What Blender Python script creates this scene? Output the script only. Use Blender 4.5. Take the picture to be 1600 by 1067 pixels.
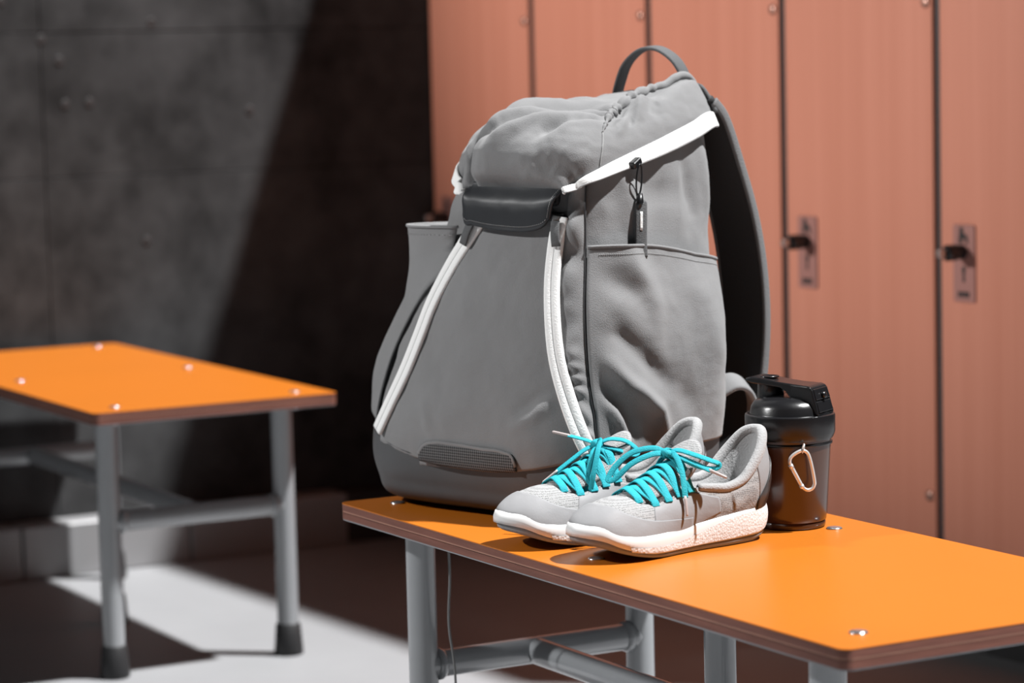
import bpy, bmesh, math, random
from mathutils import Vector, Matrix, noise

for o in list(bpy.data.objects):
    bpy.data.objects.remove(o, do_unlink=True)
SC = bpy.context.scene
COL = SC.collection
PI = math.pi
random.seed(7)
HB = 0.46                      # bench seat height above the floor
BL, BW = 1.072, 0.435          # bench length, width
WX = -2.18                     # face of the concrete wall
LK0 = Vector((-1.773, 1.315))  # first locker seam, locker pitch and heading
LKA, LKP = 0.0513, 0.4126

# ------------------------------------------------------------------ camera
cam_d = bpy.data.cameras.new('camera')
cam = bpy.data.objects.new('camera', cam_d)
COL.objects.link(cam)
SC.camera = cam
cam_d.sensor_width = 36.0
cam_d.lens = 96.73
cam_d.clip_start = 0.05
yaw, pitch, roll = 1.0622, 0.1014, 0.0246
fw = Vector((-math.sin(yaw) * math.cos(pitch), math.cos(yaw) * math.cos(pitch), -math.sin(pitch)))
rt = Vector((math.cos(yaw), math.sin(yaw), 0))
dn = fw.cross(rt)
r2 = math.cos(roll) * rt + math.sin(roll) * dn
d2 = -math.sin(roll) * rt + math.cos(roll) * dn
M = Matrix((r2, -d2, -fw)).transposed().to_4x4()
M.translation = Vector((3.1069, -1.4762, 0.5475 + HB))
cam.matrix_world = M
cam_d.dof.use_dof = True
cam_d.dof.focus_distance = 3.13
cam_d.dof.aperture_fstop = 4.4

# ------------------------------------------------------------------ world, light, exposure
wd = bpy.data.worlds.new('world')
SC.world = wd
wd.use_nodes = True
wd.node_tree.nodes['Background'].inputs[0].default_value = (0.9, 0.95, 1.0, 1)
wd.node_tree.nodes['Background'].inputs[1].default_value = 0.006
sd = bpy.data.lights.new('skylight_sun', 'SUN')
sd.energy = 10.0
sd.angle = math.radians(2.0)
sun = bpy.data.objects.new('skylight_sun', sd)
COL.objects.link(sun)
sun.rotation_euler = Vector((-0.32, -0.39, -1.0)).to_track_quat('-Z', 'Y').to_euler()


def spot_lamp(name, loc, aim, watts, deg, blend, soft):
    d = bpy.data.lights.new(name, 'SPOT')
    d.energy = watts
    d.spot_size = math.radians(deg)
    d.spot_blend = blend
    d.shadow_soft_size = soft
    o = bpy.data.objects.new(name, d)
    COL.objects.link(o)
    o.location = loc
    o.rotation_euler = (Vector(aim) - Vector(loc)).to_track_quat('-Z', 'Y').to_euler()


spot_lamp('locker_fill', (-2.12, -2.6, 2.0), (-1.10, 1.35, 1.42), 800, 43, 0.9, 0.12)  # fill light added to brighten the locker fronts, no such lamp known
spot_lamp('bench_spot', (-1.0, -3.3, 3.0), (0.35, 0.18, 0.66), 640, 20, 0.5, 0.10)
vs = SC.view_settings
vs.view_transform = 'Standard'
vs.look = 'None'
vs.exposure = 0.0
vs.gamma = 1.0
vs.use_curve_mapping = False


# ------------------------------------------------------------------ materials
def mat(name, col, rough=0.6, metal=0.0, spec=0.5, coat=0.0, sheen=0.0, trans=0.0,
        var=0.0, vscale=6.0, vstretch=(1, 1, 1), bump=0.0, bscale=300.0, bstretch=(1, 1, 1), btype='noise', col2=None, holes=0.0, hscale=600.0, hdark=0.4):
    m = bpy.data.materials.new(name)
    m.use_nodes = True
    nt = m.node_tree
    b = nt.nodes['Principled BSDF']
    b.inputs['Base Color'].default_value = (*col, 1)
    b.inputs['Roughness'].default_value = rough
    b.inputs['Metallic'].default_value = metal
    b.inputs['Specular IOR Level'].default_value = spec
    b.inputs['Coat Weight'].default_value = coat
    b.inputs['Coat Roughness'].default_value = 0.1
    b.inputs['Sheen Weight'].default_value = sheen
    b.inputs['Transmission Weight'].default_value = trans
    tc = nt.nodes.new('ShaderNodeTexCoord')
    if var > 0 or col2:
        mp = nt.nodes.new('ShaderNodeMapping')
        mp.inputs['Scale'].default_value = vstretch
        nt.links.new(tc.outputs['Object'], mp.inputs[0])
        nz = nt.nodes.new('ShaderNodeTexNoise')
        nz.inputs['Scale'].default_value = vscale
        nz.inputs['Detail'].default_value = 6
        nz.inputs['Roughness'].default_value = 0.6
        nt.links.new(mp.outputs[0], nz.inputs['Vector'])
        cr = nt.nodes.new('ShaderNodeValToRGB')
        c2 = col2 if col2 else tuple(c * (1 + var) for c in col)
        c1 = col if col2 else tuple(c * (1 - var) for c in col)
        cr.color_ramp.elements[0].color = (*c1, 1)
        cr.color_ramp.elements[1].color = (*c2, 1)
        cr.color_ramp.elements[0].position = 0.3
        cr.color_ramp.elements[1].position = 0.7
        nt.links.new(nz.outputs[0], cr.inputs[0])
        nt.links.new(cr.outputs[0], b.inputs['Base Color'])
    if holes > 0:
        vo = nt.nodes.new('ShaderNodeTexVoronoi')
        vo.inputs['Scale'].default_value = hscale
        vo.inputs['Randomness'].default_value = 0.25
        nt.links.new(tc.outputs['Object'], vo.inputs['Vector'])
        rp = nt.nodes.new('ShaderNodeValToRGB')
        rp.color_ramp.elements[0].position = holes
        rp.color_ramp.elements[0].color = (*[c * hdark for c in col], 1)
        rp.color_ramp.elements[1].position = holes + 0.18
        rp.color_ramp.elements[1].color = (*col, 1)
        nt.links.new(vo.outputs['Distance'], rp.inputs[0])
        nt.links.new(rp.outputs[0], b.inputs['Base Color'])
    if bump > 0:
        mp = nt.nodes.new('ShaderNodeMapping')
        mp.inputs['Scale'].default_value = bstretch
        nt.links.new(tc.outputs['Object'], mp.inputs[0])
        if btype == 'voronoi':
            nz = nt.nodes.new('ShaderNodeTexVoronoi')
        else:
            nz = nt.nodes.new('ShaderNodeTexNoise')
            nz.inputs['Detail'].default_value = 3
        nz.inputs['Scale'].default_value = bscale
        nt.links.new(mp.outputs[0], nz.inputs['Vector'])
        bp = nt.nodes.new('ShaderNodeBump')
        bp.inputs['Strength'].default_value = bump
        bp.inputs['Distance'].default_value = 0.0006 if btype == 'voronoi' else 0.002
        nt.links.new(nz.outputs[0], bp.inputs['Height'])
        nt.links.new(bp.outputs[0], b.inputs['Normal'])
    return m


def concrete_mat():
    m = mat('board_marked_concrete', (0.10, 0.10, 0.102), 0.85, spec=0.08)
    nt = m.node_tree
    b = nt.nodes['Principled BSDF']
    tc = nt.nodes.new('ShaderNodeTexCoord')
    n1 = nt.nodes.new('ShaderNodeTexNoise'); n1.inputs['Scale'].default_value = 2.6; n1.inputs['Detail'].default_value = 8
    n1.inputs['Roughness'].default_value = 0.62
    n2 = nt.nodes.new('ShaderNodeTexNoise'); n2.inputs['Scale'].default_value = 14; n2.inputs['Detail'].default_value = 6
    n3 = nt.nodes.new('ShaderNodeTexVoronoi'); n3.inputs['Scale'].default_value = 13
    for n in (n1, n2, n3):
        nt.links.new(tc.outputs['Object'], n.inputs['Vector'])
    mx = nt.nodes.new('ShaderNodeMix'); mx.inputs[0].default_value = 0.3
    nt.links.new(n1.outputs[0], mx.inputs[2]); nt.links.new(n2.outputs[0], mx.inputs[3])
    cr = nt.nodes.new('ShaderNodeValToRGB')
    cr.color_ramp.elements[0].position = 0.34; cr.color_ramp.elements[0].color = (0.0135, 0.0135, 0.0138, 1)
    cr.color_ramp.elements[1].position = 0.66; cr.color_ramp.elements[1].color = (0.066, 0.067, 0.0685, 1)
    nt.links.new(mx.outputs[0], cr.inputs[0])
    # small bug holes
    hr = nt.nodes.new('ShaderNodeValToRGB')
    hr.color_ramp.elements[0].position = 0.03; hr.color_ramp.elements[0].color = (0.35, 0.35, 0.35, 1)
    hr.color_ramp.elements[1].position = 0.07; hr.color_ramp.elements[1].color = (1, 1, 1, 1)
    nt.links.new(n3.outputs['Distance'], hr.inputs[0])
    mm = nt.nodes.new('ShaderNodeMix'); mm.data_type = 'RGBA'; mm.blend_type = 'MULTIPLY'; mm.inputs[0].default_value = 0.6
    nt.links.new(cr.outputs[0], mm.inputs[6]); nt.links.new(hr.outputs[0], mm.inputs[7])
    nt.links.new(mm.outputs[2], b.inputs['Base Color'])
    bp = nt.nodes.new('ShaderNodeBump'); bp.inputs['Strength'].default_value = 0.05; bp.inputs['Distance'].default_value = 0.01
    nt.links.new(n2.outputs[0], bp.inputs['Height']); nt.links.new(bp.outputs[0], b.inputs['Normal'])
    return m


MT = {
    'concrete': concrete_mat(),
    'floor': mat('pale_floor_screed', (0.245, 0.248, 0.255), 0.45, var=0.05, vscale=3, bump=0.05, bscale=80),
    'plinth': mat('plinth_tile', (0.25, 0.25, 0.255), 0.35, var=0.04, vscale=4),
    'locker': mat('pink_beech_laminate', (0.52, 0.196, 0.124), 0.5, spec=0.25, col2=(0.575, 0.228, 0.150), vscale=4, vstretch=(9, 9, 0.16)),
    'post': mat('dark_anodised_post', (0.042, 0.042, 0.043), 0.4, metal=0.1),
    'carcass': mat('locker_carcass', (0.05, 0.04, 0.036), 0.7),
    'lockplate': mat('copper_lock_plate', (0.33, 0.145, 0.118), 0.5, metal=0.1),
    'black': mat('black_plastic', (0.006, 0.006, 0.007), 0.35),
    'print': mat('black_print', (0.012, 0.008, 0.007), 0.7),
    'steel': mat('brushed_steel', (0.55, 0.55, 0.55), 0.28, metal=1.0),
    'screw': mat('copper_screw', (0.40, 0.22, 0.17), 0.35, metal=0.7),
    'orange': mat('orange_laminate', (0.42, 0.120, 0.009), 0.36, spec=0.4, var=0.02, vscale=3),
    'ply': mat('stained_plywood_edge', (0.10, 0.032, 0.020), 0.6, col2=(0.17, 0.06, 0.04), vscale=9, vstretch=(1, 1, 12), bump=0.2, bscale=60, bstretch=(1, 1, 8)),
    'plylight': mat('pale_ply_veneer', (0.27, 0.13, 0.09), 0.6, var=0.15, vscale=20),
    'plydark': mat('dark_glue_line', (0.02, 0.009, 0.007), 0.7),
    'under': mat('grey_backing_laminate', (0.20, 0.20, 0.21), 0.5),
    'tube': mat('grey_powder_coat', (0.245, 0.255, 0.265), 0.22, spec=0.7, coat=0.3, var=0.04, vscale=12),
    'rubber': mat('black_rubber', (0.010, 0.010, 0.011), 0.6),
    'bolt': mat('bolt_head', (0.62, 0.62, 0.64), 0.22, metal=0.9),
    'fabric': mat('grey_canvas', (0.188, 0.188, 0.190), 0.82, spec=0.2, sheen=0.15, var=0.06, vscale=9, bump=0.35, bscale=900),
    'fabricdark': mat('charcoal_coated_fabric', (0.066, 0.067, 0.070), 0.55, spec=0.35, var=0.08, vscale=14, bump=0.12, bscale=700),
    'leather': mat('black_leather', (0.016, 0.018, 0.021), 0.48, spec=0.4, var=0.15, vscale=16, bump=0.2, bscale=45),
    'tape': mat('white_zip_tape', (0.80, 0.80, 0.79), 0.6, spec=0.3, bump=0.3, bscale=500),
    'teeth': mat('grey_zip_coil', (0.28, 0.28, 0.28), 0.5),
    'seam': mat('dark_seam', (0.03, 0.03, 0.032), 0.8),
    'web': mat('grey_webbing', (0.085, 0.087, 0.09), 0.8, bump=0.6, bscale=500, bstretch=(1, 1, 3)),
    'binding': mat('grey_binding', (0.13, 0.13, 0.132), 0.8, bump=0.4, bscale=500),
    'padding': mat('black_padded_mesh', (0.022, 0.022, 0.023), 0.85, bump=0.5, bscale=420, btype='voronoi'),
    'mesh': mat('black_mesh', (0.085, 0.085, 0.087), 0.8, bump=0.5, bscale=280, btype='voronoi', holes=0.34, hscale=280, hdark=0.12),
    'thread': mat('grey_thread', (0.26, 0.26, 0.26), 0.8),
    'shoemesh': mat('grey_knit_mesh', (0.295, 0.295, 0.295), 0.85, spec=0.2, bump=0.35, bscale=480, btype='voronoi', holes=0.26, hscale=480, hdark=0.36),
    'shoesmooth': mat('grey_bonded_overlay', (0.235, 0.235, 0.24), 0.6, spec=0.25, bump=0.08, bscale=400),
    'lining': mat('grey_knit_lining', (0.29, 0.29, 0.292), 0.9, sheen=0.2, bump=0.5, bscale=450),
    'foam': mat('white_foam_sole', (0.64, 0.64, 0.635), 0.5, spec=0.35),
    'foamtex': mat('white_textured_foam', (0.64, 0.63, 0.62), 0.5, spec=0.35, bump=0.75, bscale=330, btype='voronoi', holes=0.20, hscale=330, hdark=0.82),
    'outsole': mat('grey_outsole', (0.20, 0.205, 0.21), 0.6, bump=0.15, bscale=120),
    'heelclip': mat('dark_heel_clip', (0.035, 0.030, 0.029), 0.3),
    'lace': mat('turquoise_lace', (0.016, 0.335, 0.395), 0.65, spec=0.25, bump=0.6, bscale=900, bstretch=(1, 1, 1)),
    'aglet': mat('pale_aglet', (0.38, 0.33, 0.32), 0.3),
    'lid': mat('black_lid_plastic', (0.008, 0.008, 0.009), 0.28, spec=0.5, bump=0.05, bscale=200),
    'cup': mat('smoked_brown_cup', (0.055, 0.022, 0.011), 0.28, spec=0.6, coat=0.3),
    'alu': mat('polished_aluminium', (0.82, 0.81, 0.80), 0.25, metal=0.55),
    'cord': mat('grey_cord', (0.16, 0.16, 0.16), 0.7),
}


def weave(m, c1, c2, scale):
    nt = m.node_tree
    b = nt.nodes['Principled BSDF']
    for l in list(b.inputs['Base Color'].links):
        nt.links.remove(l)
    tc = nt.nodes.new('ShaderNodeTexCoord')
    mp = nt.nodes.new('ShaderNodeMapping')
    mp.inputs['Rotation'].default_value = (0, PI / 4, 0)
    mp.inputs['Scale'].default_value = (1, 0, 1)
    mp.inputs['Location'].default_value = (0, 0.0003, 0)
    nt.links.new(tc.outputs['Object'], mp.inputs[0])
    ck = nt.nodes.new('ShaderNodeTexChecker')
    ck.inputs['Scale'].default_value = scale
    ck.inputs['Color1'].default_value = (*c1, 1)
    ck.inputs['Color2'].default_value = (*c2, 1)
    nt.links.new(mp.outputs[0], ck.inputs['Vector'])
    nt.links.new(ck.outputs['Color'], b.inputs['Base Color'])


weave(MT['mesh'], (0.105, 0.105, 0.107), (0.008, 0.008, 0.008), 420)


# ------------------------------------------------------------------ helpers
def mesh_obj(name, bm, m, parent=None, smooth=True, loc=None):
    me = bpy.data.meshes.new(name)
    bm.normal_update()
    bm.to_mesh(me)
    bm.free()
    if m:
        me.materials.append(MT[m])
    if smooth:
        for p in me.polygons:
            p.use_smooth = True
    o = bpy.data.objects.new(name, me)
    COL.objects.link(o)
    if parent:
        o.parent = parent
    if loc is not None:
        o.location = loc
    return o


def share(name, me, parent, loc, rot=(0, 0, 0)):
    o = bpy.data.objects.new(name, me)
    COL.objects.link(o)
    o.parent = parent
    o.location = loc
    o.rotation_euler = rot
    return o


def thing(name, label, cat, loc=(0, 0, 0), rz=0.0, group=None):
    o = bpy.data.objects.new(name, None)
    o.empty_display_size = 0.05
    COL.objects.link(o)
    o.location = loc
    o.rotation_euler = (0, 0, rz)
    o['label'] = label
    o['category'] = cat
    if group:
        o['group'] = group
    return o


def bevel(o, w, seg=2, angle=35):
    md = o.modifiers.new('bevel', 'BEVEL')
    md.width = w
    md.segments = seg
    md.limit_method = 'ANGLE'
    md.angle_limit = math.radians(angle)
    return o


def solid(o, t, off=-1):
    md = o.modifiers.new('solidify', 'SOLIDIFY')
    md.thickness = t
    md.offset = off
    return o


def autosmooth(o, deg=35):
    me = o.data
    bm = bmesh.new(); bm.from_mesh(me)
    for e in bm.edges:
        if len(e.link_faces) == 2 and e.calc_face_angle(0) > math.radians(deg):
            e.smooth = False
    bm.to_mesh(me); bm.free()
    return o


def bx(bm, x0, x1, y0, y1, z0, z1):
    v = [bm.verts.new(p) for p in ((x0, y0, z0), (x1, y0, z0), (x1, y1, z0), (x0, y1, z0), (x0, y0, z1), (x1, y0, z1), (x1, y1, z1), (x0, y1, z1))]
    for f in ((3, 2, 1, 0), (4, 5, 6, 7), (0, 1, 5, 4), (1, 2, 6, 5), (2, 3, 7, 6), (3, 0, 4, 7)):
        bm.faces.new([v[i] for i in f])
    return bm


def box(name, b, m, parent=None, bw=0.0, seg=2):
    o = mesh_obj(name, bx(bmesh.new(), *b), m, parent, smooth=False)
    if bw:
        bevel(o, bw, seg)
    return o


def frames(pts, up=None, closed=False):
    P = [Vector(p) for p in pts]
    n = len(P)
    T = []
    for i in range(n):
        if closed:
            t = P[(i + 1) % n] - P[i - 1]
        else:
            t = P[min(i + 1, n - 1)] - P[max(i - 1, 0)]
        T.append(t.normalized())
    N = []
    if up is not None:
        for i in range(n):
            u = Vector(up[i] if isinstance(up[0], (tuple, list, Vector)) else up)
            u = (u - T[i] * u.dot(T[i]))
            N.append(u.normalized())
    else:
        a = Vector((0, 0, 1)) if abs(T[0].z) < 0.9 else Vector((1, 0, 0))
        u = (a - T[0] * a.dot(T[0])).normalized()
        for i in range(n):
            u = (u - T[i] * u.dot(T[i])).normalized()
            N.append(u.copy())
    return P, T, N


def sweep(bm, pts, prof, up=None, closed=False, scale=None, cap=True):
    """profile points (a along binormal, b along normal)"""
    P, T, N = frames(pts, up, closed)
    rings = []
    for i in range(len(P)):
        B = T[i].cross(N[i])
        s = scale[i] if scale else 1.0
        rings.append([bm.verts.new(P[i] + B * a * s + N[i] * b * s) for a, b in prof])
    n = len(prof)
    R = len(rings)
    for i in range(R if closed else R - 1):
        A, B2 = rings[i], rings[(i + 1) % R]
        for j in range(n):
            k = (j + 1) % n
            bm.faces.new((A[j], A[k], B2[k], B2[j]))
    if cap and not closed:
        bm.faces.new(rings[0][::-1])
        bm.faces.new(rings[-1])
    return bm


def circ(r, n=12, ry=None):
    ry = r if ry is None else ry
    return [(r * math.cos(2 * PI * k / n), ry * math.sin(2 * PI * k / n)) for k in range(n)]


def flat(w, t, n=4):
    """rounded ribbon profile: width w, thickness t"""
    pts = []
    for k in range(n + 1):
        a = -PI / 2 + PI * k / n
        pts.append((w / 2 - t / 2 + t / 2 * math.cos(a), t / 2 * math.sin(a)))
    for k in range(n + 1):
        a = PI / 2 + PI * k / n
        pts.append((-w / 2 + t / 2 + t / 2 * math.cos(a), t / 2 * math.sin(a)))
    return pts


def smooth_path(ctrl, n=10, closed=False):
    P = [Vector(c) for c in ctrl]
    out = []
    m = len(P)
    for i in range(m if closed else m - 1):
        p0 = P[i - 1] if (closed or i > 0) else P[0] * 2 - P[1]
        p1 = P[i]
        p2 = P[(i + 1) % m]
        p3 = P[(i + 2) % m] if (closed or i + 2 < m) else P[-1] * 2 - P[-2]
        for k in range(n):
            t = k / n
            out.append(0.5 * ((2 * p1) + (p2 - p0) * t + (2 * p0 - 5 * p1 + 4 * p2 - p3) * t * t + (3 * p1 - p0 - 3 * p2 + p3) * t ** 3))
    if not closed:
        out.append(P[-1].copy())
    return out


def tube(name, pts, r, m, parent=None, n=14, closed=False, scale=None):
    return mesh_obj(name, sweep(bmesh.new(), pts, circ(r, n), closed=closed, scale=scale), m, parent)


def lathe(bm, prof, n=48, c=(0, 0, 0), capb=True, capt=True):
    rings = []
    for r, z in prof:
        rings.append([bm.verts.new((c[0] + r * math.cos(2 * PI * k / n), c[1] + r * math.sin(2 * PI * k / n), c[2] + z)) for k in range(n)])
    for A, B in zip(rings, rings[1:]):
        for k in range(n):
            j = (k + 1) % n
            bm.faces.new((A[k], A[j], B[j], B[k]))
    if capb:
        bm.faces.new(rings[0][::-1])
    if capt:
        bm.faces.new(rings[-1])
    return bm


def grid(bm, f, nu, nv, closed_u=False):
    V = [[bm.verts.new(f(i / nu, j / nv)) for j in range(nv + 1)] for i in range(nu if closed_u else nu + 1)]
    n = len(V)
    for i in range(n if closed_u else n - 1):
        A, B = V[i], V[(i + 1) % n]
        for j in range(nv):
            bm.faces.new((A[j], B[j], B[j + 1], A[j + 1]))
    return V


def extrude_poly(bm, pts, axis_w, t0, t1, place):
    """polygon pts (a,b) extruded between t0 and t1; place(a,b,t) -> xyz"""
    A = [bm.verts.new(place(a, b, t0)) for a, b in pts]
    B = [bm.verts.new(place(a, b, t1)) for a, b in pts]
    n = len(pts)
    bm.faces.new(A[::-1])
    bm.faces.new(B)
    for i in range(n):
        j = (i + 1) % n
        bm.faces.new((A[i], A[j], B[j], B[i]))
    bmesh.ops.recalc_face_normals(bm, faces=bm.faces)
    return bm


def rrect(x0, x1, y0, y1, r, n=6):
    pts = []
    for cx, cy, a0 in ((x1 - r, y1 - r, 0), (x0 + r, y1 - r, 90), (x0 + r, y0 + r, 180), (x1 - r, y0 + r, 270)):
        for k in range(n + 1):
            a = math.radians(a0 + 90 * k / n)
            pts.append((cx + r * math.cos(a), cy + r * math.sin(a)))
    return pts


def plate(name, pts, z0, z1, m, parent, bw=0.0):
    bm = extrude_poly(bmesh.new(), pts, None, z0, z1, lambda a, b, t: (a, b, t))
    o = mesh_obj(name, bm, m, parent, smooth=False)
    if bw:
        bevel(o, bw, 2, 50)
    return o


def crom(tab, x):
    n = len(tab)
    if x <= tab[0][0]:
        return list(tab[0][1:])
    if x >= tab[-1][0]:
        return list(tab[-1][1:])
    i = 0
    while tab[i + 1][0] < x:
        i += 1
    x0, x1 = tab[i][0], tab[i + 1][0]
    h = x1 - x0
    t = (x - x0) / h
    out = []
    for k in range(1, len(tab[0])):
        p0, p1 = tab[i][k], tab[i + 1][k]
        d = (p1 - p0) / h
        m0 = d if i == 0 else .5 * (d + (p0 - tab[i - 1][k]) / (x0 - tab[i - 1][0]))
        m1 = d if i == n - 2 else .5 * (d + (tab[i + 2][k] - p1) / (tab[i + 2][0] - x1))
        out.append((2 * t ** 3 - 3 * t * t + 1) * p0 + (t ** 3 - 2 * t * t + t) * h * m0 + (-2 * t ** 3 + 3 * t * t) * p1 + (t ** 3 - t * t) * h * m1)
    return out


def lerp(a, b, t):
    return a + (b - a) * t


def sstep(a, b, x):
    t = max(0.0, min(1.0, (x - a) / (b - a)))
    return t * t * (3 - 2 * t)


# ================================================================== SETTING
fl = mesh_obj('floor', bx(bmesh.new(), -4.0, 6.0, -4.0, 4.0, -0.1, 0.0), 'floor', smooth=False)
fl['kind'] = 'structure'

# concrete wall cast in panels, open joints between them
wl = bpy.data.objects.new('wall_left', None)
COL.objects.link(wl)
wl.location = (WX, 0, 0)
wl['kind'] = 'structure'
zc = [0.0, 0.796, 1.087, 2.9]
yc = [-3.2, -1.6, -0.45, 0.408, 1.60, 2.4]
for zi in range(3):
    for yi in range(5):
        g = 0.0006
        box('concrete_panel', (-0.18 + 0.0, 0 + random.uniform(-0.0008, 0.0), yc[yi] + g, yc[yi + 1] - g, zc[zi] + g, zc[zi + 1] - g), 'concrete', wl, 0.001, 1)
mesh_obj('joint_backing', bx(bmesh.new(), -0.19, -0.006, -3.2, 2.4, 0, 2.9), 'concrete', wl, smooth=False)
hm = None
for y, z in ((0.648, 0.645), (0.410, 0.614), (0.447, 0.571), (0.508, 0.486), (0.456, 0.484), (0.33, 0.69), (0.62, 0.20), (0.86, 0.46)):
    if hm is None:
        bm = bmesh.new()
        lathe(bm, [(0.0095, 0.0), (0.0090, 0.0006), (0.0070, 0.0007), (0.002, 0.0004)], 16)
        o = mesh_obj('tie_hole_disc', bm, 'post', wl)  # thin dark discs for tie holes, hole shade and stain put in the colour
        hm = o.data
        o.location = (0.0, y, z + HB)
        o.rotation_euler = (0, PI / 2, 0)
    else:
        share('tie_hole_disc', hm, wl, (0.0, y, z + HB), (0, PI / 2, 0))

# tiled plinth along the wall foot
bb = bpy.data.objects.new('baseboard_left', None)
COL.objects.link(bb)
bb.location = (-2.10, 0, 0)
bb['kind'] = 'structure'
tm = None
for k in range(9):
    y0 = -1.86 + 0.36 * k
    if y0 + 0.36 > 1.33:
        break
    if tm is None:
        o = box('plinth_tile', (-0.08, 0, 0.0015, 0.3585, 0, 0.107), 'plinth', bb, 0.004, 3)
        tm = o.data
        o.location = (0, y0, 0)
    else:
        o = share('plinth_tile', tm, bb, (0, y0, 0))
        bevel(o, 0.004, 3)
mesh_obj('joint_backing', bx(bmesh.new(), -0.075, -0.004, -1.86, 1.28, 0, 0.103), 'seam', bb, smooth=False)

# ================================================================== LOCKERS
LABELS = ['pink beech locker door in the corner beside the dark wall, half behind the backpack',
          'pink beech locker second from the dark wall, rising behind the front of the backpack',
          'pink beech locker third from the dark wall, behind the backpack handle',
          'pink beech locker with its lock plate level with the backpack strap, above the shaker bottle',
          'rightmost pink beech locker, cut off by the edge of the picture']
LH = 1.89
cach = {}


def part(name, key, build, parent, loc=(0, 0, 0), rot=(0, 0, 0), post=None):
    if key not in cach:
        o = build()
        o.parent = parent
        o.location = loc
        o.rotation_euler = rot
        if post:
            post(o)
        cach[key] = o.data
        return o
    o = share(name, cach[key], parent, loc, rot)
    if post:
        post(o)
    return o


def b_(name, b, m):
    return lambda: mesh_obj(name, bx(bmesh.new(), *b), m, None, smooth=False)


DW = LKP - 0.0185
for i in range(5):
    k = i - 1
    p = LK0 + Vector((math.cos(LKA), math.sin(LKA))) * (k * LKP)
    t = thing('locker', LABELS[i], 'locker', (p.x, p.y, 0), LKA, 'row of wood laminate lockers')
    part('carcass', 'carc', b_('carcass', (0.0046, LKP - 0.0065, 0.012, 0.45, 0.061, LH), 'carcass'), t)
    part('frame_post', 'post', b_('frame_post', (-0.0060, 0.0045, -0.004, 0.40, 0.06, LH), 'post'), t, post=lambda o: bevel(o, 0.001, 1))
    part('plinth', 'plin', b_('plinth', (0.001, LKP - 0.001, 0.03, 0.44, 0.0, 0.0595), 'post'), t)
    d = part('door', 'door', b_('door', (0.0, DW, -0.009, 0.009, 0.0, 1.13), 'locker'), t, (0.0093, 0, 0.07), post=lambda o: bevel(o, 0.0015, 2))
    part('upper_door', 'udoor', b_('upper_door', (0.0, DW, -0.009, 0.009, 0.0, LH - 1.215), 'locker'), t, (0.0093, 0, 1.205), post=lambda o: bevel(o, 0.0015, 2))
    zl = 0.199 + HB - 0.07
    fy = -0.009
    if 'plate' not in cach:
        def bp_():
            bm = extrude_poly(bmesh.new(), rrect(-0.0265, 0.0265, -0.064, 0.064, 0.004, 3), None, 0, 0.003, lambda a, b, tt: (a, -tt, b))
            return mesh_obj('lock_plate', bm, 'lockplate', None, smooth=False)
    part('lock_plate', 'plate', bp_, d, (0.059, fy, zl), post=lambda o: bevel(o, 0.0008, 1))
    part('lock_knob', 'knob', lambda: mesh_obj('lock_knob', lathe(bmesh.new(), [(0.012, 0), (0.012, 0.014), (0.0135, 0.016), (0.0135, 0.034), (0.011, 0.037)], 20), 'black', None, smooth=False),
         d, (0.056, fy - 0.003, zl + 0.019), (PI / 2, 0, 0))
    part('lock_lever', 'lever', lambda: mesh_obj('lock_lever', bx(bmesh.new(), -0.0045, 0.0045, -0.0065, 0.0065, 0, 0.017), 'steel', None, smooth=False),
         d, (0.056, fy - 0.040, zl + 0.019), (PI / 2, 0, 0), post=lambda o: bevel(o, 0.002, 2))

    def sym():
        bm = bmesh.new()
        q = -0.0005
        extrude_poly(bm, [(-0.010, -0.013), (-0.002, -0.013), (0.000, -0.004), (0.006, -0.006), (0.008, -0.013), (0.013, -0.013), (0.011, 0.000), (0.002, 0.004), (0.000, 0.014), (-0.007, 0.014)], None, 0, 0.0006, lambda a, b, tt: (a, -tt, b))
        return mesh_obj('padlock_symbol', bm, 'print', None, smooth=False)
    part('padlock_symbol', 'sym', sym, d, (0.057, fy - 0.003, zl + 0.046))
    part('key_slot_mark', 'slot', lambda: mesh_obj('key_slot_mark', extrude_poly(bmesh.new(), [(-0.0045, 0.009), (-0.003, 0.013), (0.003, 0.013), (0.0045, 0.009), (0.0025, 0), (0.0025, -0.013), (-0.0025, -0.013), (-0.0025, 0)], None, 0, 0.0006, lambda a, b, tt: (a, -tt, b)), 'print', None, smooth=False),
         d, (0.059, fy - 0.003, zl - 0.018))

    def dig():
        bm = bmesh.new()
        for j in range(4):
            x = -0.014 + j * 0.0072
            bx(bm, x, x + 0.0055, -0.0006, 0, -0.0048, 0.0048)
        return mesh_obj('number_label', bm, 'print', None, smooth=False)
    part('number_label', 'dig', dig, d, (0.059, fy - 0.003, zl - 0.051))
    for z in (0.628, -0.198):
        part('hinge_screw', 'hscrew', lambda: mesh_obj('hinge_screw', lathe(bmesh.new(), [(0.0095, 0), (0.0095, 0.002), (0.0075, 0.0036), (0.003, 0.0044)], 18), 'screw', None),
             d, (LKP - 0.0093 - LKP * 0.0687 + 0.004, fy, z + HB - 0.07), (PI / 2, 0, 0))


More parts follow.
